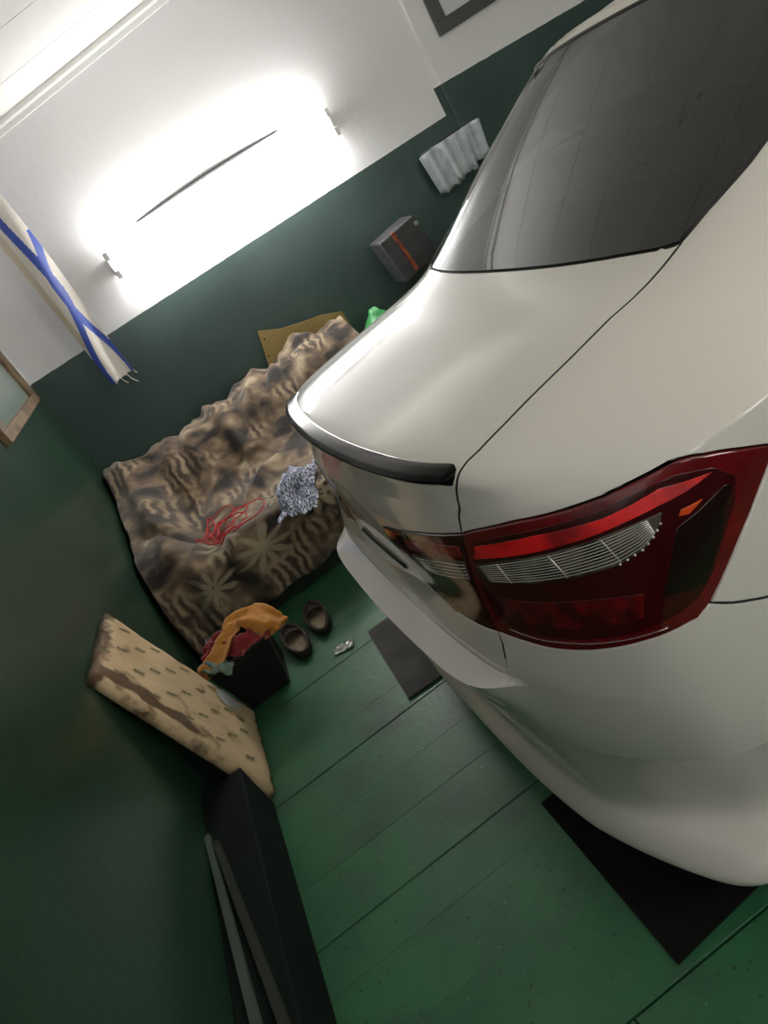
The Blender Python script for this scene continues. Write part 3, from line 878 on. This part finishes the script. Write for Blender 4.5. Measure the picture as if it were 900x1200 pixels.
def blanket():
    xs = np.linspace(-.775, .93, 160)
    V, UV = [], []
    for i, x in enumerate(xs):
        w = 1 - sst(-.60, -.44, x)
        w2 = 1 - sst(-.70, -.30, x)
        for k in range(NQ):
            q = k / (NQ - 1)
            p = arm_prof[k] * w + seat_prof[k] * (1 - w)
            y, z = p
            tan = arm_prof[min(k + 1, NQ - 1)] * w + seat_prof[min(k + 1, NQ - 1)] * (1 - w) - (arm_prof[max(k - 1, 0)] * w + seat_prof[max(k - 1, 0)] * (1 - w))
            tl = max(1e-6, np.hypot(*tan)); ny, nz = tan[1] / tl, -tan[0] / tl
            if nz < -.3: ny, nz = -ny, -nz
            L = q * 2.2
            d = .030 * fbm(x * 2.4, L * 2.0, 1.7, 2) + .007 * fbm(x * 7, L * 6, 5.1, 2)
            # fold ridges running from the back corner down onto the seat
            for (x0, l0, x1, l1, am, wd) in ((-.05, .30, .0, 1.1, .05, .045), (.30, .25, .05, 1.0, .06, .05), (.10, 1.22, -.13, 1.38, .065, .04), (.45, .3, .42, .9, -.035, .02), (.36, .3, .20, 1.0, -.03, .02),
                                             (-.68, .35, -.60, 1.6, .045, .05), (-.53, .5, -.45, 1.5, -.06, .05), (-.45, 1.5, -.62, 2.1, .04, .03), (-.36, 1.55, -.42, 2.1, -.035, .03), (.60, .2, .62, .3, .10, .10),
                                             (-.12, .22, -.02, .26, .05, .06), (.12, .2, .2, .24, .045, .05), (-.22, .35, -.30, 1.2, .02, .04), (-.30, .3, -.38, 1.2, -.025, .03), (.62, .5, .35, 1.2, .05, .05), (-.70, 1.2, -.52, 1.45, -.05, .03), (-.3, 1.72, .5, 1.80, .02, .04)):
                ax, al = x1 - x0, l1 - l0
                kk = min(1, max(0, ((x - x0) * ax + (L - l0) * al) / (ax * ax + al * al)))
                dd = math.hypot(x - x0 - kk * ax, L - l0 - kk * al)
                d += am * math.exp(-(dd / wd) ** 2) * (.6 + .4 * math.sin(kk * math.pi))
            top = .05 * math.exp(-((L - .28) / .12) ** 2) * (fbm(x * 4, 3.0) )
            yy = y + ny * d
            zz = z + nz * d + top
            if q > .78:
                yy += .018 * math.sin(x * 26 + 2 * fbm(x * 3, 1)) * (q - .78) / .22
            zz = max(zz, .02)
            yy = min(yy, WA - .03)
            V.append((max(x + .012 * fbm(L * 3, x * 3, 9), WB + .012), yy, zz))
            UV.append((x, L))
    F, mi = [], []
    for i in range(len(xs) - 1):
        for k in range(NQ - 1):
            F.append((i * NQ + k, i * NQ + k + 1, (i + 1) * NQ + k + 1, (i + 1) * NQ + k))
    o = pydata('blanket', V, F, blanket_m)
    uv = o.data.uv_layers.new(name='UVMap')
    li = np.zeros(len(o.data.loops), int); o.data.loops.foreach_get('vertex_index', li)
    uv.data.foreach_set('uv', np.array(UV)[li].ravel())
    md = o.modifiers.new('thickness', 'SOLIDIFY'); md.thickness = .008; md.offset = -1
    return o, V
bl, BV = blanket()
tag(bl, 'brown and beige patterned plush blanket covering the sofa', 'blanket')
BG = np.array(BV).reshape(160, NQ, 3)
def on_blanket(x, y):
    """height of the blanket top at x, y"""
    i = int(round((x + .775) / 1.705 * 159))
    row = BG[min(159, max(0, i))]
    k = np.argmin(abs(row[:int(NQ * .85), 1] - y))
    return row[k, 2]
# pale leaf motif woven into the blanket front: woven patches lying on the pile
sofa = tag(empty('sofa', (0, 0, 0)), 'low sofa with a dark green base under the patterned blanket', 'sofa')
sofa_m = mat('sofa_cloth', (52, 44, 36), .9)
plinth_m = mat('sofa_base_paint', (30, 44, 36), .6)
box('base', (-.74, 3.44, 0), (.90, 4.70, .10), plinth_m, sofa, .01)
bmx = bmesh.new(); bm_box(bmx, (-.74, 3.47, .10), (.90, 4.25, .36), .05, 3); from_bm('seat', bmx, sofa_m, sofa)
bmx = bmesh.new(); bm_box(bmx, (-.74, 4.42, .10), (.90, 4.70, .64), .06, 3); from_bm('backrest', bmx, sofa_m, sofa)
bmx = bmesh.new(); bm_box(bmx, (-.74, 3.52, .10), (-.62, 4.45, .47), .04, 3); from_bm('armrest', bmx, sofa_m, sofa)

# red cord lying on the seat
def red_cord():
    P = []
    rnd = random.Random(3)
    cx, cy = -.33, 3.70
    for i in range(150):
        a = i * .33
        r = .10 + .05 * math.sin(i * .21) + .03 * rnd.random()
        x = cx + (.04 + r * .9) * math.cos(a) * (.55 + .45 * math.sin(i * .05)) + .07 * math.sin(i * .043)
        y = cy + r * 1.1 * math.sin(a) + .09 * math.cos(i * .06)
        P.append((x, y, on_blanket(x, y) + .012 + .006 * math.sin(i * .9)))
    P = [tuple(p) for p in catmull(P, 700)]
    Z = [max(z, on_blanket(x, y) + .004) for x, y, z in P]
    P = [(x, y, max(max(Z[max(0, i - 3):i + 4]) - .003, sum(Z[max(0, i - 8):i + 9]) / len(Z[max(0, i - 8):i + 9])) + .004) for i, (x, y, z) in enumerate(P)]
    return tag(tube('cord', P, .0035, mat('red_cord', (186, 40, 42), .55), n=5), 'tangled thin red cord lying on the blanket', 'cord')
red_cord()

# crumpled blue and white checked cloth
def check_mat():
    m = bpy.data.materials.new('checked_cotton')
    m.use_nodes = True
    nt = m.node_tree; b = nt.nodes['Principled BSDF']; b.inputs['Roughness'].default_value = .9
    tc = nt.nodes.new('ShaderNodeTexCoord')
    ck = nt.nodes.new('ShaderNodeTexChecker'); ck.inputs['Scale'].default_value = 34
    ck.inputs['Color1'].default_value = (*lin((214, 218, 230)), 1); ck.inputs['Color2'].default_value = (*lin((100, 108, 140)), 1)
    nt.links.new(tc.outputs['UV'], ck.inputs['Vector']); nt.links.new(ck.outputs['Color'], b.inputs['Base Color'])
    return m
def rag(name, cx, cy, rx, ry, rot, amp, m, seed, label, cat, n=56, zoff=.012, zfun=None, height=.06):
    V, F, UV = [], [], []
    ca, sa = math.cos(rot), math.sin(rot)
    for i in range(n):
        for j in range(n):
            a, b = i / (n - 1) * 2 - 1, j / (n - 1) * 2 - 1
            k = 1 + .25 * fbm(a * 1.5 + seed, b * 1.5, 2)
            x = a * rx * k + .05 * fbm(a * 2, b * 2, seed + 4) * rx * 4
            y = b * ry * k + .05 * fbm(a * 2, b * 2, seed + 8) * ry * 4
            X, Y = cx + x * ca - y * sa, cy + x * sa + y * ca
            h = amp * (.5 + fbm(a * 1.6 + seed, b * 1.6, 1.0, 2)) + amp * 1.6 * abs(math.sin(4.0 * a + 2.2 * fbm(a * .8, b * 1.2, seed, 2)))
            edge = max(abs(a), abs(b))
            Z = zfun(X, Y) + zoff + max(0, h) * (1 - edge ** 4 * .6) + height * max(0, 1 - (a * a + b * b))
            V.append((X, Y, Z)); UV.append((a * .5, b * .5))
    for i in range(n - 1):
        for j in range(n - 1):
            F.append((i * n + j, (i + 1) * n + j, (i + 1) * n + j + 1, i * n + j + 1))
    o = pydata(name, V, F, m)
    uv = o.data.uv_layers.new(name='UVMap')
    li = np.zeros(len(o.data.loops), int); o.data.loops.foreach_get('vertex_index', li)
    uv.data.foreach_set('uv', np.array(UV)[li].ravel())
    md = o.modifiers.new('thickness', 'SOLIDIFY'); md.thickness = .003; md.offset = 1
    return tag(o, label, cat)
rag('checked_cloth', .075, 3.50, .10, .20, -.35, .022, check_mat(), 3.3, 'crumpled blue and white checked cloth on the blanket beside the car', 'cloth', zfun=lambda x, y: on_blanket(x, max(3.42, y)))

# ================================================================ things against the long wall
ply_m = mat('plywood', (168, 146, 92), .7, var=((150, 126, 76), 3, .4, .65))
def plywood():
    pts = [(.39, .60), (.394, .705), (.468, .963), (.60, .895), (.712, .862), (.86, .825), (.985, .772), (.99, .60), (.95, .50), (.42, .50)]
    bm = bmesh.new()
    y0, y1 = 4.800, 4.812
    f = [bm.verts.new((x, y0, z)) for x, z in pts]; g = [bm.verts.new((x, y1, z)) for x, z in pts]
    bm.faces.new(f); bm.faces.new(g[::-1])
    for i in range(len(pts)):
        j = (i + 1) % len(pts); bm.faces.new((f[i], g[i], g[j], f[j]))
    o = tag(from_bm('plywood_sheet', bm, ply_m), 'tan plywood offcut propped behind the sofa against the green wall', 'board')
    for x, z in ((.475, .90), (.44, .80)):
        bm = bmesh.new(); bmesh.ops.create_cone(bm, segments=8, radius1=.007, radius2=.005, depth=.004, cap_ends=True, matrix=Matrix.Translation((x, 4.798, z)) @ Matrix.Rotation(math.pi / 2, 4, 'X'))
        from_bm('screw', bm, mat('screw_brown', (70, 52, 34), .6), o)
plywood()
def soft_box(name, lo, hi, m, bev, label, cat, rot=0, parent=None):
    bm = bmesh.new(); bm_box(bm, lo, hi, bev, 3)
    c = Vector([(lo[i] + hi[i]) / 2 for i in range(3)])
    if rot: bmesh.ops.rotate(bm, cent=c, matrix=Matrix.Rotation(rot, 3, 'Y'), verts=bm.verts)
    o = from_bm(name, bm, m, parent)
    return tag(o, label, cat) if label else o
def green_bag():
    V, F = [], []
    n, m = 36, 26
    for i in range(m):
        b = i / (m - 1)
        z = .004 + .73 * b
        sc = (.80 + .22 * math.sin(b * 2.6)) * (1 - .75 * sst(.86, 1.0, b))
        for k in range(n):
            a = 2 * math.pi * k / n
            ca, sa = math.cos(a), math.sin(a)
            r = (abs(ca) ** 3.2 + abs(sa) ** 3.2) ** (-1 / 3.2)
            d = 1 + .07 * fbm(ca * 1.6, sa * 1.6, b * 4, 3)
            V.append((1.095 + .105 * r * ca * sc * d, 4.53 + .11 * r * sa * sc * d, z))
    for i in range(m - 1):
        for k in range(n):
            l = (k + 1) % n; F.append((i * n + k, i * n + l, (i + 1) * n + l, (i + 1) * n + k))
    F.append(tuple(range(n))[::-1]); F.append(tuple((m - 1) * n + k for k in range(n)))
    tag(pydata('green_bag', V, F, mat('green_plastic', (62, 150, 84), .4, bump=(20, .6, .02))), 'bright green bag standing beside the sofa near the plywood', 'bag')
green_bag()
# dark tool case on the wall shelf with an orange strip
tc_ = tag(empty('tool_case', (1.5, 4.70, .74)), 'dark grey case with a rusty orange edge against the green wall', 'case')
case_m = mat('case_grey', (74, 74, 78), .6, var=((58, 60, 62), 6, .4, .6))
soft_box('body', (-.13, -.10, .0), (.14, .13, .29), case_m, .015, None, None, -.12, tc_)
soft_box('edge_strip', (-.045, -.112, .02), (-.02, -.09, .285), mat('rusty_orange', (170, 88, 56), .7, var=((96, 56, 48), 18, .4, .6)), .004, None, None, -.12, tc_)
soft_box('latch', (.10, -.114, .24), (.125, -.096, .265), mat('latch_light', (150, 150, 150), .4), .003, None, None, -.12, tc_)
# sheaf of white sheets hanging on the wall
pp = tag(empty('paper_sheaf', (2.07, 4.78, 1.02)), 'sheaf of white sheets hanging on the green wall behind the car', 'papers')
paper_m = mat('white_sheet', (196, 202, 208), .7, var=((170, 180, 190), 14, .4, .65))
for k, (xa, xb, zb) in enumerate(((-.165, .02, 0.0), (-.04, .12, .02), (.07, .24, .05))):
    V, F = [], []
    for i in range(26):
        for j in range(10):
            a, b = i / 25, j / 9
            fan = (a - .5) * .05 * b
            V.append((xa + (xb - xa) * a + fan, -.012 * (k % 2) + .010 * math.sin(a * 16 + k) - .02, zb + b * (.255 - zb) + .012 * math.sin(a * 2.6) * b + (.02 * fbm(a * 6, k * 3.1) if b < .1 else 0)))
    for i in range(25):
        for j in range(9): F.append((i * 10 + j, (i + 1) * 10 + j, (i + 1) * 10 + j + 1, i * 10 + j + 1))
    o = pydata('sheet', V, F, paper_m, pp)
    md = o.modifiers.new('thickness', 'SOLIDIFY'); md.thickness = .003
tube('hanging_rail', [(-.17, .0, .262), (0, -.01, .275), (.25, .0, .255)], .006, mat('rail_dark', (60, 66, 68), .5), pp)
# dark framed picture on the pier
pf = tag(empty('picture_frame', (2.36, WA - .03, 1.775)), 'dark grey framed white picture on the white pier', 'picture')
fr_m = mat('frame_dark_grey', (72, 76, 76), .5)
wd, hh, bd = .62, .46, .075
for lo, hi in (((0, -.03, 0), (wd, 0, bd)), ((0, -.03, hh - bd), (wd, 0, hh)), ((0, -.03, bd), (bd, 0, hh - bd)), ((wd - bd, -.03, bd), (wd, 0, hh - bd))):
    box('frame_bar', lo, hi, fr_m, pf, .004)
box('picture_sheet', (bd, -.012, bd), (wd - bd, -.004, hh - bd), mat('picture_white', (206, 208, 210), .6), pf)
# wooden framed mirror on the end wall
mf = tag(empty('wall_mirror', (WB, 0, 0)), 'old mirror in a worn brown wooden frame on the end wall', 'mirror')
wood_m = mat('worn_wood', (134, 112, 86), .7, var=((96, 76, 54), 9, .4, .65))
y0, y1, z0, z1, t_ = 3.40, 4.60, 1.345, 1.95, .055
for lo, hi in (((0, y0, z0), (.03, y1, z0 + t_)), ((0, y0, z1 - t_), (.03, y1, z1)), ((0, y0, z0 + t_), (.03, y0 + t_ * 2, z1 - t_)), ((0, y1 - t_ * 2.6, z0 + t_), (.03, y1, z1 - t_))):
    box('frame_bar', lo, hi, wood_m, mf, .004)
box('mirror_glass', (.004, y0 + .1, z0 + t_), (.014, y1 - .15, z1 - t_), mat('old_mirror', (150, 166, 158), .25, .3), mf)

# striped cloth strip hanging from the ceiling
def streamer():
    white = mat('streamer_white', (226, 220, 212), .6); blue = mat('streamer_blue', (58, 84, 176), .55); cream = mat('streamer_cream', (206, 192, 172), .65)
    n, mcols = 260, 60
    V, F, mi = [], [], []
    zt, zb = ceil_z(-.35) - .01, 1.20
    for i in range(n):
        b = i / (n - 1)
        z = zt + (zb - zt) * b
        for j in range(mcols):
            a = j / (mcols - 1)
            wdt = .175 - .03 * sst(.3, .8, b)
            x = -.345 + (a - .5) * wdt + .01 * math.sin(b * 5) + .035 * (b - .6)
            y = 4.62 + .035 * math.sin(a * 5 + b * 4) + .02 * math.sin(b * 9 + a * 2)
            V.append((x, y, z + (.02 * fbm(a * 9, 3.3) if i == n - 1 else 0)))
    for i in range(n - 1):
        b = (i / (n - 1) - .27) / .73
        for j in range(mcols - 1):
            a = (j + .5) / (mcols - 1)
            F.append((i * mcols + j, (i + 1) * mcols + j, (i + 1) * mcols + j + 1, i * mcols + j + 1))
            c1 = .42 + .25 * sst(-.1, .45, b) - .62 * sst(.42, .95, b)
            c2 = 1.05 - .45 * sst(.05, .42, b) + .42 * sst(.52, .95, b)
            k = 1 if (abs(a - c1) < .12 or (abs(a - c2) < .11 and b > .1)) else (2 if a < .22 and b < .75 else 0)
            mi.append(k)
    o = pydata('hanging_streamer', V, F, [white, blue, cream], midx=mi)
    md = o.modifiers.new('thickness', 'SOLIDIFY'); md.thickness = .002
    tag(o, 'white and blue striped cloth strip hanging down by the white wall', 'streamer')
    for x, dx, l in ((-.385, .02, .05), (-.345, .03, .075), (-.30, .01, .03)):
        tube('thread', [(x + .03, 4.63, 1.205), (x + .03 + dx * .3, 4.63, 1.205 - l * .5), (x + .03 + dx, 4.63, 1.205 - l)], .003, white, o, 5)
streamer()

# ================================================================ floor corner: board, bin with rags, slippers, mats, laths
def board_mat():
    m = mat('stained_board_cover', (214, 187, 148), .75, var=((184, 152, 112), 6, .50, .80), bump=(35, .3, .004))
    nt = m.node_tree
    b = nt.nodes['Principled BSDF']
    src = b.inputs['Base Color'].links[0].from_socket
    at = nt.nodes.new('ShaderNodeAttribute'); at.attribute_name = 'grime'
    nz = nt.nodes.new('ShaderNodeTexNoise'); nz.inputs['Scale'].default_value = 11; nz.inputs['Detail'].default_value = 7
    tc = nt.nodes.new('ShaderNodeTexCoord'); nt.links.new(tc.outputs['Object'], nz.inputs['Vector'])
    ad = nt.nodes.new('ShaderNodeMath'); ad.operation = 'MULTIPLY_ADD'; ad.inputs[1].default_value = 1.3; nt.links.new(nz.outputs['Fac'], ad.inputs[0]); nt.links.new(at.outputs['Fac'], ad.inputs[2])
    r = nt.nodes.new('ShaderNodeValToRGB'); r.color_ramp.elements[0].position = .78; r.color_ramp.elements[1].position = 1.25
    r.color_ramp.elements[1].position = 1.0
    nt.links.new(ad.outputs[0], r.inputs['Fac'])
    mx = nt.nodes.new('ShaderNodeMix'); mx.data_type = 'RGBA'
    nt.links.new(r.outputs['Color'], mx.inputs['Factor']); nt.links.new(src, mx.inputs[6]); mx.inputs[7].default_value = (*lin((96, 72, 48)), 1)
    nt.links.new(mx.outputs[2], b.inputs['Base Color'])
    return m
board_m = board_mat(); board_edge = mat('board_dirty_edge', (112, 88, 60), .8, var=((70, 54, 38), 8, .35, .6)); print_m = mat('board_print_ink', (92, 100, 66), .8)
bd_ = tag(empty('foam_board', (0, 0, 0)), 'stained beige padded board with small green prints leaning on the end wall', 'board')
def board():
    B0, B1 = Vector((-.612, 2.765, .006)), Vector((-.622, 2.245, .006))          # foot: far, near
    T0, T1 = Vector((-.772, 2.735, .735)), Vector((-.768, 2.195, .783))          # head: far, near
    nrm = (B1 - B0).cross(T0 - B0).normalized()
    if nrm.x < 0: nrm = -nrm
    n, mm = 40, 30
    th = .042
    def P(a, b): return (B0 * (1 - a) + B1 * a) * (1 - b) + (T0 * (1 - a) + T1 * a) * b
    V, F, mi = [], [], []
    for side in (0, 1):
        for i in range(n + 1):
            for j in range(mm + 1):
                b, a = i / n, j / mm
                p = P(a, b)
                e = min(a, 1 - a, b * 1.4, (1 - b) * 1.4)
                pad = .010 * min(1, e / .06) if side == 0 else 0
                wob = .003 * fbm(a * 5, b * 6, side)
                p = p + nrm * ((pad + wob) if side == 0 else -th + .004)
                if b > .99: p += Vector((0, 0, .008 * fbm(a * 7, 2)))
                V.append(p)
    M = (n + 1) * (mm + 1)
    idx = lambda s, i, j: s * M + i * (mm + 1) + j
    for i in range(n):
        for j in range(mm):
            F.append((idx(0, i, j), idx(0, i, j + 1), idx(0, i + 1, j + 1), idx(0, i + 1, j)))
            mi.append(0)
            F.append((idx(1, i, j), idx(1, i + 1, j), idx(1, i + 1, j + 1), idx(1, i, j + 1))); mi.append(1)
    for i in range(n):
        F.append((idx(0, i, 0), idx(0, i + 1, 0), idx(1, i + 1, 0), idx(1, i, 0))); mi.append(1)
        F.append((idx(0, i, mm), idx(1, i, mm), idx(1, i + 1, mm), idx(0, i + 1, mm))); mi.append(0)
    for j in range(mm):
        F.append((idx(0, 0, j), idx(1, 0, j), idx(1, 0, j + 1), idx(0, 0, j + 1))); mi.append(1)
        F.append((idx(0, n, j), idx(0, n, j + 1), idx(1, n, j + 1), idx(1, n, j))); mi.append(1)
    o = pydata('padding', V, F, [board_m, board_edge], bd_, midx=mi)
    gr = o.data.attributes.new('grime', 'FLOAT', 'POINT')
    val = []
    for side in (0, 1):
        for i in range(n + 1):
            for j in range(mm + 1):
                b, a = i / n, j / mm
                val.append(max(.55 * sst(.78, .90, a) * sst(.3, .55, b) * (1 - .8 * sst(.93, .97, a)), .45 * sst(.90, 1, b), .5 * (1 - sst(.0, .09, a)) * (1 - sst(.2, .45, b)), .3 * (1 - sst(.0, .05, b))))
    gr.data.foreach_set('value', val)
    # rows of small printed marks
    pr = random.Random(5)
    PV, PF = [], []
    for r in range(5):
        for c in range(5):
            a, b = .14 + r * .17 + pr.uniform(-.012, .012), .12 + c * .185 + (.09 if r % 2 else 0)
            if b > .95: continue
            for l in range(5):
                aa, bb = a + l * .006, b + l * .012
                w_ = .050 + .014 * pr.random()
                q = [P(aa - w_ * .35, bb), P(aa + w_ * .35, bb + .012), P(aa + w_ * .35, bb + .0185), P(aa - w_ * .35, bb + .0065)]
                k = len(PV); PV += [x + nrm * .0135 for x in q]; PF.append((k, k + 1, k + 2, k + 3))
    tag(pydata('print_marks', PV, PF, print_m, bd_, smooth=False), kind='stuff')
    # pale worn patch near the foot
    V = []
    for k in range(14):
        an = 2 * math.pi * k / 14
        V.append(P(.16 + .10 * math.cos(an) * (1 + .2 * math.sin(3 * an)), .22 + .09 * math.sin(an)) + nrm * .0138)
    pydata('worn_patch', V, [tuple(range(14))], mat('worn_pale', (196, 196, 198), .6), bd_, smooth=False)
board()

bin_m = mat('bin_black', (13, 13, 14), .55, bump=(14, .4, .01))
bb_ = tag(empty('rag_bin', (0, 0, 0)), 'black box holding rags between the beige board and the slippers', 'box')
def rag_bin():
    # tapered open box
    lo = [(-.62, 2.79), (-.425, 2.79), (-.405, 3.06), (-.60, 3.08)]
    hi = [(-.665, 2.775), (-.385, 2.775), (-.378, 3.08), (-.64, 3.10)]
    V, F = [], []
    for ring, z, k in ((lo, .004, 0), (lo, .02, 0), (hi, .245, 0), (hi, .255, .004), (hi, .25, .02), (lo, .03, .02)):
        c = np.mean(ring, axis=0)
        for p in ring:
            d = c - np.array(p); d = d / np.linalg.norm(d)
            V.append((p[0] + d[0] * k, p[1] + d[1] * k, z))
    for r in range(5):
        for k in range(4):
            l = (k + 1) % 4; F.append((r * 4 + k, r * 4 + l, (r + 1) * 4 + l, (r + 1) * 4 + k))
    F.append((3, 2, 1, 0)); F.append((20, 21, 22, 23))
    bm = bmesh.new(); vv = [bm.verts.new(v) for v in V]
    for f in F: bm.faces.new([vv[i] for i in f])
    bmesh.ops.bevel(bm, geom=[e for e in bm.edges if abs(e.verts[0].co.z - e.verts[1].co.z) > .1], offset=.012, segments=2, affect='EDGES')
    from_bm('body', bm, bin_m, bb_)
rag_bin()
def cloth_strip(name, path, width, m, label, cat, amp=.01, seed=0.0, nw=14):
    P = catmull(path, 60)
    V, F = [], []
    for i in range(60):
        t = P[min(i + 1, 59)] - P[max(i - 1, 0)]
        t = t / np.linalg.norm(t)
        s = np.cross(t, [0, 0, 1]); s = s / max(1e-6, np.linalg.norm(s))
        nrm = np.cross(s, t)
        w = width * (.85 + .25 * fbm(i * .06, seed))
        for j in range(nw):
            a = j / (nw - 1) * 2 - 1
            h = amp * math.sin(a * 4 + i * .12 + seed) + amp * fbm(a * 2, i * .1, seed) - .02 * a * a
            V.append(tuple(P[i] + s * a * w + nrm * h))
    for i in range(59):
        for j in range(nw - 1): F.append((i * nw + j, i * nw + j + 1, (i + 1) * nw + j + 1, (i + 1) * nw + j))
    o = pydata(name, V, F, m)
    md = o.modifiers.new('thickness', 'SOLIDIFY'); md.thickness = .005
    return tag(o, label, cat)
terry = lambda n, c: mat(n, c, .95, bump=(160, .6, .006), sheen=.3)
cloth_strip('towel', [(-.69, 2.85, .265), (-.60, 2.84, .29), (-.52, 2.87, .32), (-.45, 2.90, .34), (-.38, 2.86, .33), (-.335, 2.77, .295), (-.33, 2.75, .255)], .07, terry('orange_terry', (200, 134, 50)), 'orange towel draped over the black box', 'towel', .012, 1.0)
cloth_strip('rag', [(-.655, 2.93, .27), (-.58, 2.92, .30), (-.50, 2.83, .285), (-.43, 2.79, .29), (-.37, 2.80, .26)], .065, terry('red_cotton', (150, 38, 44)), 'dark red rag under the orange towel in the black box', 'rag', .018, 4.0)
cloth_strip('plastic_bag', [(-.70, 2.90, .20), (-.675, 2.86, .27), (-.63, 2.80, .272), (-.58, 2.775, .266), (-.55, 2.76, .24)], .035, mat('clear_green_plastic', (128, 156, 146), .2, bump=(40, .8, .01)), 'crumpled pale green plastic bag at the edge of the black box', 'bag', .014, 7.0)

# slippers
def slipper(name, x, y, rz, label):
    r = tag(empty(name, (x, y, .004), rz), label, 'slipper', 'pair of slippers in front of the sofa')
    sole_m = mat('slipper_sole', (46, 36, 30), .8); ins_m = mat('slipper_insole', (150, 136, 112), .9, var=((124, 110, 90), 30, .4, .6)); up_m = mat('slipper_upper', (70, 54, 44), .85, var=((50, 40, 34), 25, .4, .6))
    def outline(k, n=32, sc=1.0):
        out = []
        for i in range(n):
            a = 2 * math.pi * i / n
            yy = math.cos(a) * .135
            wv = .046 + .006 * math.cos(a) - .004 * math.cos(2 * a)
            out.append((math.sin(a) * wv * sc, yy * (1 - (1 - sc) * .4)))
        return out
    def slab_(nm, o, z0, z1, m):
        n = len(o); V = [(x_, y_, z0) for x_, y_ in o] + [(x_ * 1.02, y_, z1) for x_, y_ in o]
        F = [(i, (i + 1) % n, n + (i + 1) % n, n + i) for i in range(n)] + [tuple(range(n))[::-1], tuple(range(n, 2 * n))]
        return pydata(nm, V, F, m, r, smooth=False)
    slab_('sole', outline(0), 0, .018, sole_m)
    slab_('insole', outline(0, sc=.86), .0185, .021, ins_m)
    # rim round the foot opening and vamp over the toes
    o = outline(0, sc=.96)
    tube('collar', [(x_, y_, .030 + .016 * sst(-.02, .12, y_)) for x_, y_ in o], .0085, up_m, r, 8, True, 1.5)
    V, F = [], []
    for i in range(12):
        a = i / 11
        yy = .03 + .105 * a
        hw = .050 * math.sqrt(max(.02, 1 - ((yy - .02) / .122) ** 2)) if yy > .02 else .05
        for j in range(13):
            b = j / 12 * math.pi
            V.append((math.cos(b) * hw, yy, .014 + math.sin(b) * (.047 - .022 * a)))
    for i in range(11):
        for j in range(12): F.append((i * 13 + j, i * 13 + j + 1, (i + 1) * 13 + j + 1, (i + 1) * 13 + j))
    o = pydata('vamp', V, F, up_m, r); md = o.modifiers.new('thickness', 'SOLIDIFY'); md.thickness = .004
slipper('slipper', -.325, 3.00, .12, 'brown slipper with a beige insole, nearer the black box')
slipper('slipper', -.195, 3.06, .02, 'brown slipper with a beige insole, further from the black box')

# scrap of foil
def foil():
    V, F = [], []
    n = 16
    for i in range(n):
        for j in range(n):
            a, b = i / (n - 1) - .5, j / (n - 1) - .5
            V.append((-.16 + a * .085 + .02 * b, 2.755 + b * .05 - .03 * a, .004 + .016 * abs(noise.noise(Vector((a * 9, b * 9, 2)))) + .006 * abs(noise.noise(Vector((a * 22, b * 22, 5))))))
    for i in range(n - 1):
        for j in range(n - 1): F.append((i * n + j, (i + 1) * n + j, (i + 1) * n + j + 1, i * n + j + 1))
    tag(pydata('foil_scrap', V, F, mat('crumpled_foil', (206, 210, 206), .2, .7), smooth=False), 'crumpled scrap of shiny foil on the floor near the slippers', 'foil')
foil()
# rubber mats under the car
rub = mat('mat_grey_rubber', (66, 64, 62), .85, var=((52, 50, 48), 7, .4, .6), bump=(40, .4, .004))
rub2 = mat('mat_black_rubber', (12, 13, 13), .9, spec=.2, bump=(40, .4, .004))
def floor_mat(name, pts, m, label, th=.009):
    bm = bmesh.new()
    f = [bm.verts.new((x, y, .0018)) for x, y in pts]; g = [bm.verts.new((x, y, th)) for x, y in pts]
    bm.faces.new(f[::-1]); bm.faces.new(g)
    for i in range(len(pts)):
        j = (i + 1) % len(pts); bm.faces.new((f[i], f[j], g[j], g[i]))
    tag(from_bm(name, bm, m), label, 'mat')
floor_mat('floor_mat', [(-.06, 2.21), (1.35, 2.12), (1.36, 2.66), (-.045, 2.74)], rub, 'dark grey rubber mat under the far rear wheel of the car')
floor_mat('floor_mat', [(.093, .957), (1.4, 1.06), (1.4, 1.52), (.078, 1.49)], rub2, 'black rubber mat under the near rear corner of the car')
# laths lying on the sill
lath_m = mat('lath_grey_green', (66, 80, 68), .75); lath_m2 = mat('lath_dark', (36, 42, 33), .8)
for P0, P1, m, lb in (((-.79, 1.985), (-.729, 1.15), lath_m, 'pale grey-green lath lying on the dark sill beside the end wall'), ((-.765, 1.935), (-.655, 1.12), lath_m2, 'dark brownish lath lying on the sill edge')):
    a, b = Vector((*P0, 0)), Vector((*P1, 0))
    d = (b - a).normalized(); s = Vector((-d.y, d.x, 0)) * .009
    V = [a - s, a + s, b + s * 1.4, b - s * 1.4]
    z0, z1 = .207, .222
    pydata('lath', [(v.x, v.y, z0) for v in V] + [(v.x, v.y, z1) for v in V], [(3, 2, 1, 0), (4, 5, 6, 7), (0, 1, 5, 4), (1, 2, 6, 5), (2, 3, 7, 6), (3, 0, 4, 7)], m, smooth=False)
    tag(bpy.context.scene.collection.objects[-1], lb, 'lath')
